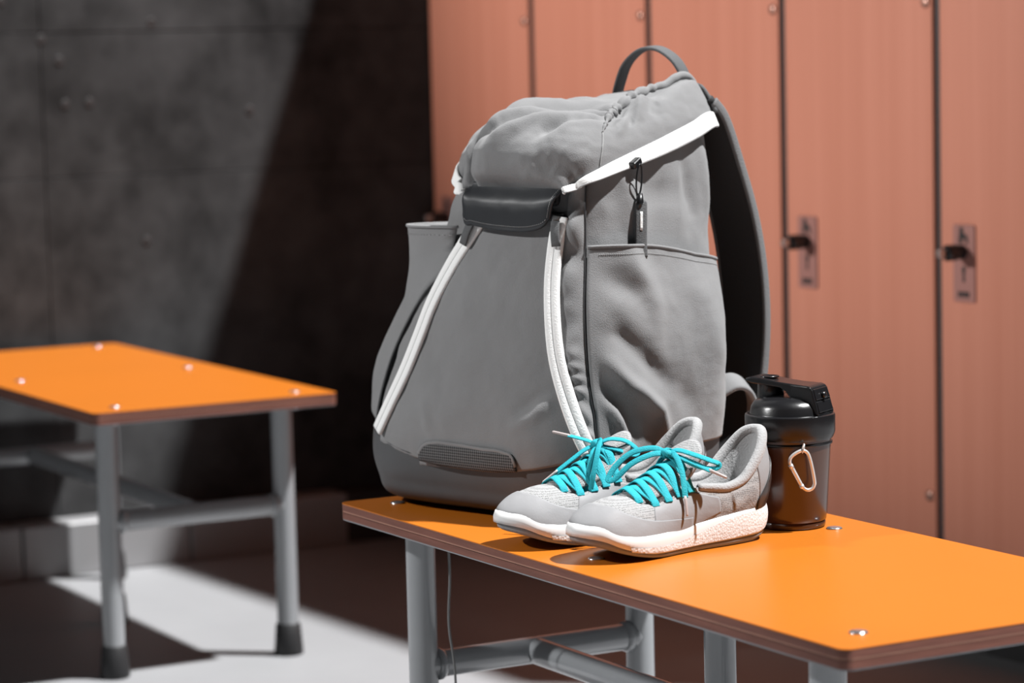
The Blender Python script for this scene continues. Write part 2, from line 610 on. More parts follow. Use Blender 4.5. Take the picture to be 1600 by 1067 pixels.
# ================================================================== BENCHES
def bench(label, loc, rz):
    t = thing('bench', label, 'bench', loc, rz, 'orange benches')
    zt = HB
    rc = 0.012
    plate('seat_laminate', rrect(0, BL, 0, BW, rc), zt - 0.0018, zt, 'orange', t, 0.0008)
    plate('upper_ply', rrect(0.0004, BL - 0.0004, 0.0004, BW - 0.0004, rc), zt - 0.0094, zt - 0.0018, 'ply', t)
    plate('pale_ply', rrect(0.0006, BL - 0.0006, 0.0006, BW - 0.0006, rc), zt - 0.0112, zt - 0.0094, 'plylight', t)
    plate('glue_line', rrect(0.0012, BL - 0.0012, 0.0012, BW - 0.0012, rc), zt - 0.0119, zt - 0.0112, 'plydark', t)
    plate('lower_ply', rrect(0.0004, BL - 0.0004, 0.0004, BW - 0.0004, rc), zt - 0.0198, zt - 0.0119, 'ply', t)
    plate('backing_laminate', rrect(0.0008, BL - 0.0008, 0.0008, BW - 0.0008, rc), zt - 0.0215, zt - 0.0198, 'under', t)
    zb = zt - 0.0215
    bo = None
    nu = None
    for x in (0.053, BL / 2, BL - 0.053):
        for y in (0.0566, BW - 0.0566):
            if bo is None:
                o = mesh_obj('bolt_head', lathe(bmesh.new(), [(0.0095, 0), (0.0095, 0.0008), (0.0080, 0.0020), (0.004, 0.0028)], 24), 'bolt', t, loc=(x, y, zt))
                bo = o.data
                o = mesh_obj('bolt_nut', lathe(bmesh.new(), [(0.0085, -0.007), (0.0095, -0.006), (0.0095, 0.0)], 6), 'bolt', t, smooth=False, loc=(x, y, zb))
                nu = o.data
            else:
                share('bolt_head', bo, t, (x, y, zt))
                share('bolt_nut', nu, t, (x, y, zb))
    # frame
    R = 0.0184
    xs = (0.107, BL - 0.107)
    zcb = HB - 0.198
    leg = None
    for x in xs:
        for y in (0.059, BW - 0.059):
            if leg is None:
                leg = mesh_obj('leg', lathe(bmesh.new(), [(R, 0.03), (R, zb)], 24), 'tube', t, loc=(x, y, 0))
                foot = mesh_obj('rubber_foot', lathe(bmesh.new(), [(0.0235, 0.0), (0.0255, 0.004), (0.0215, 0.052), (0.0195, 0.055)], 24), 'rubber', leg)
                autosmooth(leg); autosmooth(foot)
            else:
                l2 = share('leg', leg.data, t, (x, y, 0))
                share('rubber_foot', foot.data, l2, (0, 0, 0))
    l3 = share('leg', leg.data, t, (BL / 2, BW / 2, 0))
    share('rubber_foot', foot.data, l3, (0, 0, 0))
    for x in xs:
        c = tube('crossbar', [(x, 0.059, zcb), (x, BW - 0.059, zcb)], 0.0172, 'tube', t, 20)
        autosmooth(c)
        for y, s in ((0.059, 1), (BW - 0.059, -1)):
            s0 = y + s * 0.0165
            w = mesh_obj('weld_collar', sweep(bmesh.new(), [(x, s0, zcb), (x, s0 + s * 0.006, zcb), (x, s0 + s * 0.011, zcb)], circ(0.0205, 18), scale=[1.0, 1.0, 0.86]), 'tube', c)
    lb = tube('long_bar', [(xs[0] + 0.012, BW / 2, zcb), (xs[1] - 0.012, BW / 2, zcb)], 0.0172, 'tube', t, 20)
    autosmooth(lb)
    for x in (xs[0], BL / 2, xs[1]):
        box('mounting_plate', (x - 0.022, x + 0.022, 0.03, BW - 0.03, zb - 0.003, zb), 'tube', t, 0.0006, 1)
    return t


bench('orange laminate bench in front carrying the grey backpack, sneakers and shaker bottle', (0, 0, 0), 0)
bench('empty orange laminate bench standing behind on the left by the concrete wall', (-1.065 - BL * math.cos(-0.0126), 0.074 - BL * math.sin(-0.0126), 0), -0.0126)

cd = mesh_obj('hanging_cord', sweep(bmesh.new(), smooth_path([(0.150, 0.075, HB - 0.0225), (0.152, 0.0755, 0.38), (0.149, 0.074, 0.32), (0.157, 0.077, 0.25), (0.154, 0.075, 0.12), (0.158, 0.078, 0.004)], 10), circ(0.0016, 8)), 'cord')
cd['label'] = 'thin grey cord hanging down behind the front bench leg under the backpack'
cd['category'] = 'cord'

# ================================================================== BACKPACK
PK = [(0.000, -.0387, .3069, .050, .2766), (0.010, -.0426, .3220, .016, .2880), (0.035, -.0497, .3360, .001, .2960),
      (0.085, -.0510, .3425, -.006, .3010), (0.170, -.0320, .3400, .010, .3090), (0.250, -.0001, .3342, .028, .3074),
      (0.320, .0280, .3184, .045, .3080), (0.390, .0462, .3118, .058, .3160), (0.450, .0642, .3035, .075, .3200),
      (0.490, .0817, .2922, .100, .3234)]
NE = 4.5
PA = math.radians(18)
pack = thing('backpack', 'large grey canvas backpack with white zips and dark base standing on the orange bench', 'backpack', (0.06, 0.03, HB + 0.0004), PA)


def front_v(u, w):
    uL, uR, vF, vB = crom(PK, w)
    c, a = (uL + uR) / 2, (uR - uL) / 2
    q = min(1, abs((u - c) / a))
    return (vF + vB) / 2 - (vB - vF) / 2 * (1 - q ** NE) ** (1 / NE)


def side_u(v, w, s=1):
    uL, uR, vF, vB = crom(PK, w)
    c, a = (uL + uR) / 2, (uR - uL) / 2
    q = min(1, abs((v - (vF + vB) / 2) / ((vB - vF) / 2)))
    return c + s * a * (1 - q ** NE) ** (1 / NE)


def body(th, w, off=0.0):
    uL, uR, vF, vB = crom(PK, w)
    a, b = (uR - uL) / 2 + off, (vB - vF) / 2 + off
    c, s = math.cos(th), math.sin(th)
    return Vector(((uL + uR) / 2 + a * math.copysign(abs(c) ** (2 / NE), c), (vF + vB) / 2 + b * math.copysign(abs(s) ** (2 / NE), s), w))


def fbm(p, s, oct=4, seed=0.0):
    return noise.fractal(Vector(p) * s + Vector((seed, seed * 1.7, -seed)), 1.0, 2.0, oct)


def segdist(p, a, b):
    ax, ay = a
    bx_, by = b
    dx, dy = bx_ - ax, by - ay
    t = max(0, min(1, ((p[0] - ax) * dx + (p[1] - ay) * dy) / (dx * dx + dy * dy + 1e-12)))
    return math.hypot(p[0] - ax - t * dx, p[1] - ay - t * dy), t


def ridges(p, L):
    s = 0
    for pts, w, h in L:
        d = 9
        tt = 0
        for k in range(len(pts) - 1):
            dd, t = segdist(p, pts[k], pts[k + 1])
            if dd < d:
                d = dd
                tt = (k + t) / (len(pts) - 1)
        s += h * math.exp(-(d / w) ** 2) * (0.35 + 0.65 * math.sin(PI * min(1, max(0, 0.08 + 0.84 * tt))))
    return s


def wbase(u):
    """height of the seam between base and body along the front"""
    x = (u - 0.165) / 0.17
    return 0.064 + 0.025 * min(1.4, abs(x)) ** 2.2


# --- dark base
def fbase(a, b):
    th = a * 2 * PI
    top = body(th, 0.085)
    wt = wbase(top.x) if math.sin(th) < -0.3 else 0.089
    k = sstep(-0.6, -0.15, math.sin(th))
    wt = lerp(wbase(top.x), 0.089, k)
    w = wt * (b ** 1.6)
    p = body(th, w)
    n = Vector((p.x - 0.15, p.y - 0.15, 0)).normalized()
    return p + n * (0.0025 * fbm(p, 9, 3, 3.1))


bm = bmesh.new()
V = grid(bm, fbase, 120, 26, closed_u=True)
bm.faces.new([r[0] for r in V][::-1])
bmesh.ops.recalc_face_normals(bm, faces=bm.faces)
base_o = mesh_obj('base', bm, 'fabricdark', pack)

SIDE_R = [  # (v,w) fold lines on the right side panel above the pocket
    ([(0.10, 0.44), (0.125, 0.39), (0.13, 0.33)], 0.016, 0.006),
    ([(0.155, 0.42), (0.165, 0.36), (0.16, 0.32)], 0.013, -0.005),
    ([(0.205, 0.43), (0.20, 0.37), (0.215, 0.33)], 0.014, 0.005),
    ([(0.235, 0.41), (0.24, 0.36)], 0.010, -0.006),
    ([(0.18, 0.40), (0.19, 0.37)], 0.017, -0.006),
    ([(0.27, 0.45), (0.275, 0.36)], 0.012, 0.004),
]


def fbody(a, b):
    th = a * 2 * PI
    w = lerp(0.058, 0.462, b)
    p = body(th, w, -0.0015)
    n = Vector((p.x - 0.15, p.y - 0.16, 0)).normalized()
    d = 0.0035 * fbm(p, 7, 4, 1.3) + 0.0012 * fbm(p, 26, 3, 5.0)
    if math.cos(th) > 0.25:
        d += 1.1 * ridges((p.y, w), SIDE_R) * sstep(0.25, 0.6, math.cos(th)) * sstep(0.27, 0.33, w)
    if math.sin(th) < 0 and w > 0.34:
        d -= 0.004 * sstep(0.36, 0.42, w)
    return p + n * d


bm = bmesh.new()
V = grid(bm, fbody, 220, 120, closed_u=True)
bm.faces.new([r[0] for r in V][::-1])
bm.faces.new([r[-1] for r in V])
bmesh.ops.recalc_face_normals(bm, faces=bm.faces)
mesh_obj('body', bm, 'fabric', pack)

ZL = [(.002, .095), (.021, .126), (.043, .170), (.059, .210), (.075, .254), (.098, .297), (.120, .330), (.141, .360)]
ZR = [(.324, .089), (.315, .115), (.299, .155), (.283, .199), (.272, .243), (.264, .287), (.262, .328), (.265, .362)]
ZLt = sorted([(w, u) for u, w in ZL])
ZRt = sorted([(w, u) for u, w in ZR])


def fn(u, w, e=0.003):
    """front surface normal"""
    du = Vector((2 * e, front_v(u + e, w) - front_v(u - e, w), 0))
    dw = Vector((0, front_v(u, w + e) - front_v(u, w - e), 2 * e))
    n = du.cross(dw).normalized()
    return n if n.y < 0 else -n


# --- front panel between the two zips
def fpanel(a, b):
    ul0, ur0 = crom(ZLt, 0.1)[0], crom(ZRt, 0.1)[0]
    w1 = 0.366
    u_b = lerp(0.004, 0.325, a)
    w = lerp(wbase(u_b) - 0.004, w1, b)
    ul, ur = crom(ZLt, max(w, 0.09))[0], crom(ZRt, max(w, 0.09))[0]
    u = lerp(ul, ur, a)
    if w < 0.095:
        u = lerp(u_b, u, max(0, min(1, w / 0.095)))
    v = front_v(u, w)
    e = min(a, 1 - a) * 2
    d = 0.003 + 0.007 * math.sin(PI * a) ** 0.6 * math.sin(PI * min(1, b * 1.02)) ** 0.5
    d += 0.0030 * fbm((u, v, w), 8, 3, 8.2) * sstep(0, .2, e) + 0.0007 * fbm((u, v, w), 40, 3, 2.2)
    d += ridges((u, w), [([(0.235, 0.115), (0.265, 0.13), (0.285, 0.15)], 0.008, 0.003), ([(0.24, 0.135), (0.27, 0.155)], 0.007, -0.0022), ([(0.10, 0.10), (0.085, 0.13)], 0.008, 0.0025),
                         ([(0.08, 0.20), (0.11, 0.17)], 0.012, -0.002)])
    return Vector((u, v, w)) + fn(u, w) * d


bm = bmesh.new()
grid(bm, fpanel, 90, 100)
bmesh.ops.recalc_face_normals(bm, faces=bm.faces)
fp = solid(mesh_obj('front_panel', bm, 'fabric', pack), 0.004, -1)
if fp.data.polygons[0].normal.y > 0:
    fp.data.flip_normals()


def zipper(name, uw, width):
    P = smooth_path([(u, front_v(u, w), w) for u, w in uw], 8)
    ups = [fn(p.x, p.z) for p in P]
    pts = [p + n * 0.0075 for p, n in zip(P, ups)]
    h = width / 2
    prof = [(-h, -0.0025), (-h, 0.0010), (-h * .8, 0.0020), (-0.0010, 0.0022), (0, 0.0016), (0.0010, 0.0022), (h * .8, 0.0020), (h, 0.0010), (h, -0.0025)]
    bm = sweep(bmesh.new(), pts, prof, up=ups)
    bmesh.ops.recalc_face_normals(bm, faces=bm.faces)
    z = mesh_obj(name, bm, 'tape', pack)
    c = mesh_obj('zip_line', sweep(bmesh.new(), [p + n * 0.0091 for p, n in zip(P, ups)], circ(0.0005, 6), up=ups), 'teeth', z)
    return z


zipper('front_zip', ZL, 0.0205)
zipper('front_zip', ZR, 0.0205)

# black pull tabs at the zip tops
for (u, w, du) in ((0.133, 0.349, -0.012), (0.262, 0.350, 0.004)):
    pts = []
    for k in range(7):
        t = k / 6
        uu, ww = u + du * t, w + 0.006 - 0.03 * t
        pts.append(Vector((uu, front_v(uu, ww), ww)) + fn(uu, ww) * (0.013 + 0.002 * math.sin(PI * t)))
    zt = mesh_obj('zip_pull_tab', sweep(bmesh.new(), pts, flat(0.012, 0.0030), up=[fn(u, w)] * 7), 'web', pack)

# --- mesh inset at the foot of the front panel
MS = [(.083, .073), (.090, .0815), (.103, .0865), (.146, .0875), (.189, .0855), (.225, .0838), (.238, .078), (.241, .069)]
MSt = sorted([(u, w) for u, w in MS])


def fmesh(a, b):
    u = lerp(0.083, 0.241, a)
    w = lerp(wbase(u) - 0.003, crom(MSt, u)[0], b)
    return Vector((u, front_v(u, w), w)) + fn(u, w) * (0.0066 * sstep(-0.4, 0.35, b) + 0.0012)


bm = bmesh.new()
grid(bm, fmesh, 40, 10)
bmesh.ops.recalc_face_normals(bm, faces=bm.faces)
o = solid(mesh_obj('mesh_inset', bm, 'mesh', pack), 0.002, 1)
P = []
for k in range(41):
    u = lerp(0.0825, 0.2415, k / 40)
    w = crom(MSt, u)[0] + 0.0015
    P.append(Vector((u, front_v(u, w), w)) + fn(u, w) * 0.0090)
mesh_obj('inset_binding', sweep(bmesh.new(), P, flat(0.004, 0.002), up=[fn(p.x, p.z) for p in P]), 'fabric', o)

# --- seam piping: base seam, right front corner seam
P = []
for k in range(61):
    th = -PI + (PI * 0.06) + k / 60 * PI * 0.9
    q = body(th, 0.085)
    w = lerp(wbase(q.x), 0.089, sstep(-0.6, -0.15, math.sin(th)))
    q = body(th, w, 0.0012)
    P.append(q)
mesh_obj('base_piping', sweep(bmesh.new(), P, circ(0.0014, 6)), 'seam', pack)
SM = [(0.330, 0.098), (0.326, 0.13), (0.318, 0.170), (0.307, 0.243), (0.295, 0.317), (0.288, 0.385), (0.285, 0.418)]
P = [Vector((p.x, front_v(p.x, p.z), p.z)) for p in smooth_path([(u, 0, w) for u, w in SM], 8)]
mesh_obj('corner_seam', sweep(bmesh.new(), [p + Vector((0.7, -0.7, 0)) * 0.0012 for p in P], circ(0.0010, 6)), 'seam', pack)
# puckered gusset strip between right zip and corner seam
def fgus(a, b):
    w = lerp(0.092, 0.415, b)
    u0 = crom(ZRt, w)[0] + 0.004
    u1 = crom(sorted([(w_, u_) for u_, w_ in SM]), w)[0] - 0.0008
    u = lerp(u0, u1, a)
    d = 0.004 * math.sin(PI * a) + 0.0022 * math.sin(PI * a) * math.sin(w * 330 + 2.2 * math.sin(w * 70) + a * 2) * sstep(0.24, 0.14, w)
    d += 0.003 * math.sin(PI * a) * fbm((u, 0, w), 18, 3, 4.4) + 0.006 * math.sin(PI * a) * sstep(0.25, 0.36, w) * (0.5 + math.sin(w * 95))
    return Vector((u, front_v(u, w), w)) + fn(u, w) * (d + 0.0005)


bm = bmesh.new()
grid(bm, fgus, 14, 110)
bmesh.ops.recalc_face_normals(bm, faces=bm.faces)
o = mesh_obj('gusset', bm, 'fabric', pack)
if o.data.polygons[0].normal.y > 0:
    o.data.flip_normals()

# --- side pockets
PKT_R = [([(0.05, 0.30), (0.11, 0.27), (0.13, 0.20)], 0.016, -0.005), ([(0.10, 0.325), (0.12, 0.26), (0.125, 0.20)], 0.016, 0.007),
         ([(0.03, 0.22), (0.075, 0.165), (0.12, 0.13), (0.135, 0.10)], 0.011, 0.010), ([(0.025, 0.185), (0.07, 0.13), (0.085, 0.10)], 0.009, -0.006),
         ([(0.025, 0.165), (0.055, 0.135), (0.07, 0.098)], 0.008, 0.008), ([(0.05, 0.245), (0.10, 0.195), (0.14, 0.16)], 0.014, -0.007),
         ([(0.03, 0.27), (0.06, 0.235)], 0.010, 0.005), ([(0.15, 0.17), (0.19, 0.12)], 0.02, -0.004), ([(0.20, 0.30), (0.23, 0.22), (0.24, 0.12)], 0.03, 0.005)]


SMt = sorted([(w_, u_) for u_, w_ in SM])


def pocket(name, s, v0, v1, folds, stand, topf, low=0.0):
    def f(a, b):
        w = lerp(0.082, topf(a), b)
        us = crom(SMt, w)[0]
        va0 = front_v(us, w) + 0.0012 if s > 0 else v0
        v = lerp(va0, v1, a)
        uL, uR, vF, vB = crom(PK, w)
        vv = lerp(max(v, vF + 0.003), min(v, vB - 0.003), 0.5) if False else min(max(v, vF + 0.0015), vB - 0.0015)
        u = side_u(vv, w, s)
        e = sstep(0, 0.12, a) * sstep(0, 0.10, 1 - a)
        edge = 0.10 + 0.90 * sstep(0, 0.22, a) * (0.25 + 0.75 * sstep(0, 0.25, 1 - a))
        d = 0.0020 + (0.011 * math.sin(PI * (0.12 + 0.70 * b)) + stand * b ** 3 + low * math.sin(PI * min(1, 0.38 + b * 0.95)) * (0.35 + 0.65 * sstep(-0.01, 0.10, b))) * edge
        d += 1.3 * ridges((v, w), folds) * e
        d += (0.003 * fbm((v, w, s), 9, 3, 6.6) + 0.0010 * fbm((v, w, s), 30, 3, 1.6)) * e
        # normal of the plan section
        h = 0.004
        va, vb_ = max(vv - h, vF + 0.001), min(vv + h, vB - 0.001)
        tn = Vector((side_u(vb_, w, s) - side_u(va, w, s), vb_ - va, 0)).normalized()
        nn = Vector((tn.y, -tn.x, 0)) * s
        return Vector((u, vv, w)) + nn * d
    bm = bmesh.new()
    grid(bm, f, 80, 90)
    bmesh.ops.recalc_face_normals(bm, faces=bm.faces)
    o = mesh_obj(name, bm, 'fabric', pack)
    if o.data.polygons[2000].normal.x * s < 0:
        o.data.flip_normals()
    solid(o, 0.0025, -1)
    rim = [f(k / 60, 1.0) + Vector((0, 0, 0.0)) for k in range(61)]
    mesh_obj('pocket_hem', sweep(bmesh.new(), rim, circ(0.0022, 6)), 'fabric', o)
    st = bmesh.new()
    for k in range(110):
        a = 0.04 + 0.92 * k / 110
        p0, p1 = f(a, 0.962), f(a + 0.0045, 0.962)
        n = Vector((s, -0.2, 0)) * 0.0006
        sweep(st, [p0 + n, p1 + n], circ(0.00045, 4))
    q = mesh_obj('stitching', st, 'thread', o)
    q['kind'] = 'stuff'
    return o


pocket('side_pocket', 1, 0.046, 0.291, PKT_R, 0.006, lambda a: 0.327 + 0.004 * math.sin(PI * min(1, a * 1.5)) - 0.030 * a ** 1.4)
pocket('side_pocket', -1, 0.040, 0.28, [([(0.10, 0.33), (0.09, 0.22), (0.06, 0.12)], 0.02, 0.008), ([(0.16, 0.3), (0.15, 0.2)], 0.02, 0.006)], 0.045,
       lambda a: 0.348 - 0.01 * a, 0.040)

# --- lid
LE = [  # t, v, edge w, uL, uR, crown w
    (0.00, 0.050, 0.3940, 0.119, 0.272, 0.3945), (0.05, 0.034, 0.3965, 0.105, 0.277, 0.412), (0.11, 0.032, 0.4000, 0.097, 0.283, 0.433),
    (0.20, 0.044, 0.4060, 0.087, 0.292, 0.458), (0.32, 0.074, 0.4130, 0.072, 0.300, 0.478), (0.48, 0.130, 0.4270, 0.057, 0.306, 0.491),
    (0.66, 0.196, 0.4430, 0.056, 0.306, 0.496), (0.82, 0.256, 0.4590, 0.055, 0.303, 0.499), (0.93, 0.298, 0.4700, 0.064, 0.296, 0.501),
    (1.00, 0.322, 0.4660, 0.068, 0.288, 0.480)]
LF = [  # folds in (u,v) on the lid
    ([(0.140, 0.040), (0.150, 0.075), (0.20, 0.10)], 0.011, 0.007), ([(0.126, 0.036), (0.132, 0.050), (0.150, 0.056)], 0.008, -0.016),
    ([(0.160, 0.035), (0.20, 0.055), (0.255, 0.10)], 0.011, 0.009), ([(0.165, 0.060), (0.21, 0.090), (0.25, 0.12)], 0.012, -0.008),
    ([(0.10, 0.08), (0.17, 0.115), (0.235, 0.15)], 0.010, -0.007), ([(0.09, 0.10), (0.15, 0.14), (0.22, 0.165)], 0.014, 0.006),
    ([(0.235, 0.050), (0.25, 0.075)], 0.008, -0.008), ([(0.255, 0.060), (0.275, 0.10)], 0.009, 0.006), ([(0.262, 0.085), (0.27, 0.12)], 0.007, -0.006),
    ([(0.275, 0.15), (0.255, 0.18)], 0.008, -0.007), ([(0.29, 0.17), (0.262, 0.205)], 0.009, 0.006), ([(0.288, 0.20), (0.268, 0.235)], 0.010, -0.005),
    ([(0.245, 0.145), (0.262, 0.150)], 0.006, -0.010), ([(0.255, 0.128), (0.27, 0.132)], 0.006, -0.009), ([(0.20, 0.19), (0.15, 0.20)], 0.012, 0.004)]


PUCK = [([(0.72, 0.94), (0.70, 0.84), (0.67, 0.74), (0.68, 0.63), (0.715, 0.53), (0.78, 0.45)], 0.022, -0.007),
        ([(0.74, 0.72), (0.82, 0.70)], 0.02, 0.004), ([(0.73, 0.62), (0.82, 0.58)], 0.018, 0.004), ([(0.78, 0.53), (0.86, 0.47)], 0.018, 0.005), ([(0.74, 0.67), (0.80, 0.645)], 0.014, -0.004),
        ([(0.76, 0.57), (0.83, 0.525)], 0.014, -0.005), ([(0.62, 0.60), (0.52, 0.58)], 0.02, 0.003), ([(0.64, 0.54), (0.54, 0.50)], 0.018, -0.004), ([(0.70, 0.47), (0.60, 0.42)], 0.02, 0.004)]


def lid_pt(s, t, off=0.0):
    v, we, uL, uR, wc = crom(LE, t)
    c, a = (uL + uR) / 2, (uR - uL) / 2
    ph = PI * (1 - s)
    x = math.cos(ph)
    y = math.sin(ph)
    lf = sstep(0.55, 0.25, s) * sstep(0.06, 0.22, t) if s < 0.55 else 0.0
    ex = math.copysign(abs(x) ** lerp(0.62, 0.98, lf), x)
    u = c + (a + off) * ex
    w = we + (wc - we + off) * max(0, y) ** lerp(0.72, 1.0, lf) + 0.024 * math.exp(-((s - 0.72) / 0.13) ** 2) * sstep(0.45, 0.9, t) * (1 - 0.55 * sstep(0.95, 1, t))
    # side edges fall back, crown bulges forward at the front
    vv = v + 0.035 * (abs(ex) ** 3) * (1 - sstep(0.0, 0.45, t)) * sstep(0, .12, t)
    p = Vector((u, vv, w))
    return p


def lid_f(s, t):
    p = lid_pt(s, t)
    e = sstep(0, 0.06, s) * sstep(0, 0.06, 1 - s) * sstep(0, 0.05, t)
    n = Vector((0.25 * (p.x - 0.165) / 0.13, -0.9 * (1 - sstep(0.1, 0.5, t)), 0.35 + 0.65 * sstep(0.05, 0.4, t))).normalized()
    d = 1.35 * ridges((p.x, p.y), LF) + ridges((s, t), PUCK) + 0.0055 * fbm(p, 12, 4, 9.7) + 0.0012 * fbm(p, 34, 3, 0.4)
    return p + n * d * e


bm = bmesh.new()
V = grid(bm, lid_f, 130, 130)
bm.faces.new([V[i][0] for i in range(131)]) if False else None
bmesh.ops.recalc_face_normals(bm, faces=bm.faces)
lid_o = mesh_obj('lid', bm, 'fabric', pack)
if lid_o.data.polygons[65 * 130 + 80].normal.z < 0:
    lid_o.data.flip_normals()
solid(lid_o, 0.003, -1)

# gathered drawstring channel over the lid and its seam
def lid_uv(s, t, off):
    return lid_f(s, t) + Vector((0.1, -0.15, 1)).normalized() * off


cp = smooth_path([(0.70, 0.965, 0), (0.67, 0.86, 0), (0.635, 0.75, 0), (0.645, 0.63, 0), (0.68, 0.53, 0), (0.75, 0.455, 0), (0.82, 0.395, 0)], 14)
ch = [lid_uv(q.x, q.y, 0.0015) for q in cp]
NC = len(ch)
mesh_obj('drawcord_channel', sweep(bmesh.new(), ch, circ(0.0058, 10), scale=[(1.0 - 0.75 * sstep(0.55, 1, k / NC)) * (0.95 + (0.05 + 0.35 * sstep(0.15, 0.5, k / NC)) * math.sin(k * 1.05 + math.sin(k * .5) * 1.2)) for k in range(NC)]), 'fabric', lid_o)
sh = []
for k in range(40):
    q = k / 39
    sh.append(lid_f(0.82 + 0.165 * q, 0.395 - 0.065 * q) + Vector((0.6, -0.5, 0.5)) * 0.0010)
mesh_obj('lid_seam', sweep(bmesh.new(), sh, circ(0.0008, 6)), 'thread', lid_o)

# white zip band round the lid edge
def edge_path(side, t0, t1, n):
    out = []
    for k in range(n + 1):
        t = lerp(t0, t1, k / n)
        out.append(lid_pt(1.0 if side > 0 else 0.0, t))
    return out


def zipband(side, t0, t1, w0, w1, name='lid_zip'):
    P = edge_path(side, t0, t1, 50)
    pts, ups, sc = [], [], []
    for k, p in enumerate(P):
        t = lerp(t0, t1, k / 50)
        nrm = Vector((0.90 * side, -0.75 * (1 - sstep(0.05, 0.4, t)) - 0.1, 0.42)).normalized()
        pts.append(p + nrm * 0.004 + Vector((0, 0, -0.002)))
        ups.append(nrm)
        sc.append(lerp(w0, w1, sstep(0, 0.8, k / 50)))
    bm = sweep(bmesh.new(), pts, flat(1.0, 0.22), up=ups, scale=sc)
    z = mesh_obj(name, bm, 'tape', lid_o)
    B = []
    for k in range(len(pts)):
        T = (pts[min(k + 1, 50)] - pts[max(k - 1, 0)]).normalized()
        bn = T.cross(ups[k])
        if bn.z > 0:
            bn = -bn
        B.append(pts[k] + bn * sc[k] * 0.48 + ups[k] * 0.0005)
    mesh_obj('zip_coil', sweep(bmesh.new(), B, circ(0.0011, 6)), 'teeth', z)
    return pts


zr = zipband(1, 0.0, 0.955, 0.008, 0.021)
zl = zipband(-1, 0.0, 0.90, 0.016, 0.030)

# slider and pull hanging on the right lid zip
k = 26
sp = zr[k] + Vector((0.004, -0.004, -0.005))
sl = mesh_obj('zip_slider', bx(bmesh.new(), -0.0055, 0.0055, -0.009, 0.009, -0.0045, 0.0045), 'black', pack, smooth=False, loc=sp)
sl.rotation_euler = (math.radians(25), 0, math.radians(8))
bevel(sl, 0.0025, 3)
ring = [(sp.x + 0.006 + 0.002 * math.sin(2 * PI * i / 20), sp.y + 0.005 * math.cos(2 * PI * i / 20), sp.z - 0.020 + 0.019 * math.sin(2 * PI * i / 20)) for i in range(20)]
mesh_obj('pull_ring', sweep(bmesh.new(), ring, circ(0.0011, 8), closed=True), 'black', pack)
mesh_obj('pull_knot', sweep(bmesh.new(), [(sp.x + 0.008, sp.y - 0.001, sp.z - 0.036), (sp.x + 0.009, sp.y - 0.003, sp.z - 0.046), (sp.x + 0.009, sp.y - 0.006, sp.z - 0.054)], circ(0.0045, 10), scale=[0.7, 1.1, 0.8]), 'black', pack)
pp = smooth_path([(sp.x + 0.010, sp.y - 0.002, sp.z - 0.044), (sp.x + 0.013, sp.y - 0.006, sp.z - 0.066), (sp.x + 0.015, sp.y - 0.0095, sp.z - 0.092), (sp.x + 0.017, sp.y - 0.011, sp.z - 0.111)], 8)
tab = mesh_obj('pull_strap', sweep(bmesh.new(), pp, flat(0.0145, 0.0042), up=[(0.75, -0.66, 0.1)] * len(pp), scale=[0.75] + [1.0] * (len(pp) - 1)), 'web', pack)
mesh_obj('pull_mark', sweep(bmesh.new(), [p + Vector((0.75, -0.66, 0.1)) * 0.0024 for p in pp[5:13]], flat(0.003, 0.0006), up=[(0.75, -0.66, 0.1)] * 8), 'tape', tab)

# --- leather flap
FLB = [(0.119, 0.362), (0.122, 0.3535), (0.135, 0.3500), (0.188, 0.3440), (0.236, 0.3455), (0.252, 0.3520), (0.258, 0.3600)]
FLt = sorted(FLB)


def fflap(a, b):
    ut = lerp(0.122, 0.273, a)
    ub = lerp(0.1185, 0.2590, a)
    u = lerp(ut, ub, b)
    cu = crom([(x, w) for x, w in FLt], ub)[0]
    w = lerp(0.402, cu, b)
    v = front_v(u, w)
    out = 0.010 + 0.012 * sstep(0, 0.45, b) - 0.005 * sstep(.5, 1, b)
    out += 0.0015 * fbm((u, 0, w), 16, 3, 7.0)
    return Vector((u, v, w)) + Vector((0, -1, 0.1)) * out


bm = bmesh.new()
grid(bm, fflap, 60, 30)
bmesh.ops.recalc_face_normals(bm, faces=bm.faces)
fo = mesh_obj('leather_flap', bm, 'leather', pack)
if fo.data.polygons[0].normal.y > 0:
    fo.data.flip_normals()
solid(fo, 0.0035, -1)
st = bmesh.new()
def stitch(bm, f, n=40):
    for k in range(n):
        p0 = f(k / n)
        p1 = f((k + 0.55) / n)
        sweep(bm, [p0, p1], circ(0.0005, 4))
stitch(st, lambda q: fflap(0.03 + 0.94 * q, 0.90) + Vector((0, -0.0004, 0)), 46)
stitch(st, lambda q: fflap(0.97, 0.12 + 0.78 * q) + Vector((0, -0.0004, 0)), 20)
q = mesh_obj('stitching', st, 'thread', fo)
q['kind'] = 'stuff'
box('flap_backing', (0.126, 0.255, 0.056, 0.075, 0.375, 0.400), 'leather', fo, 0.004, 2)

# --- padded back, haul handle, straps
def fback(a, b):
    w = lerp(0.06, 0.47, b)
    uL, uR, vF, vB = crom(PK, w)
    u = lerp(uL + 0.03, uR - 0.03, a)
    q = math.sin(PI * a) ** 0.35 * math.sin(PI * b) ** 0.3
    groove = 0.004 * math.exp(-((a - 0.5) / 0.06) ** 2)
    return Vector((u, 0, w)) + Vector((0, (vF + vB) - front_v(u, w) + 0.010 * q - groove, 0))


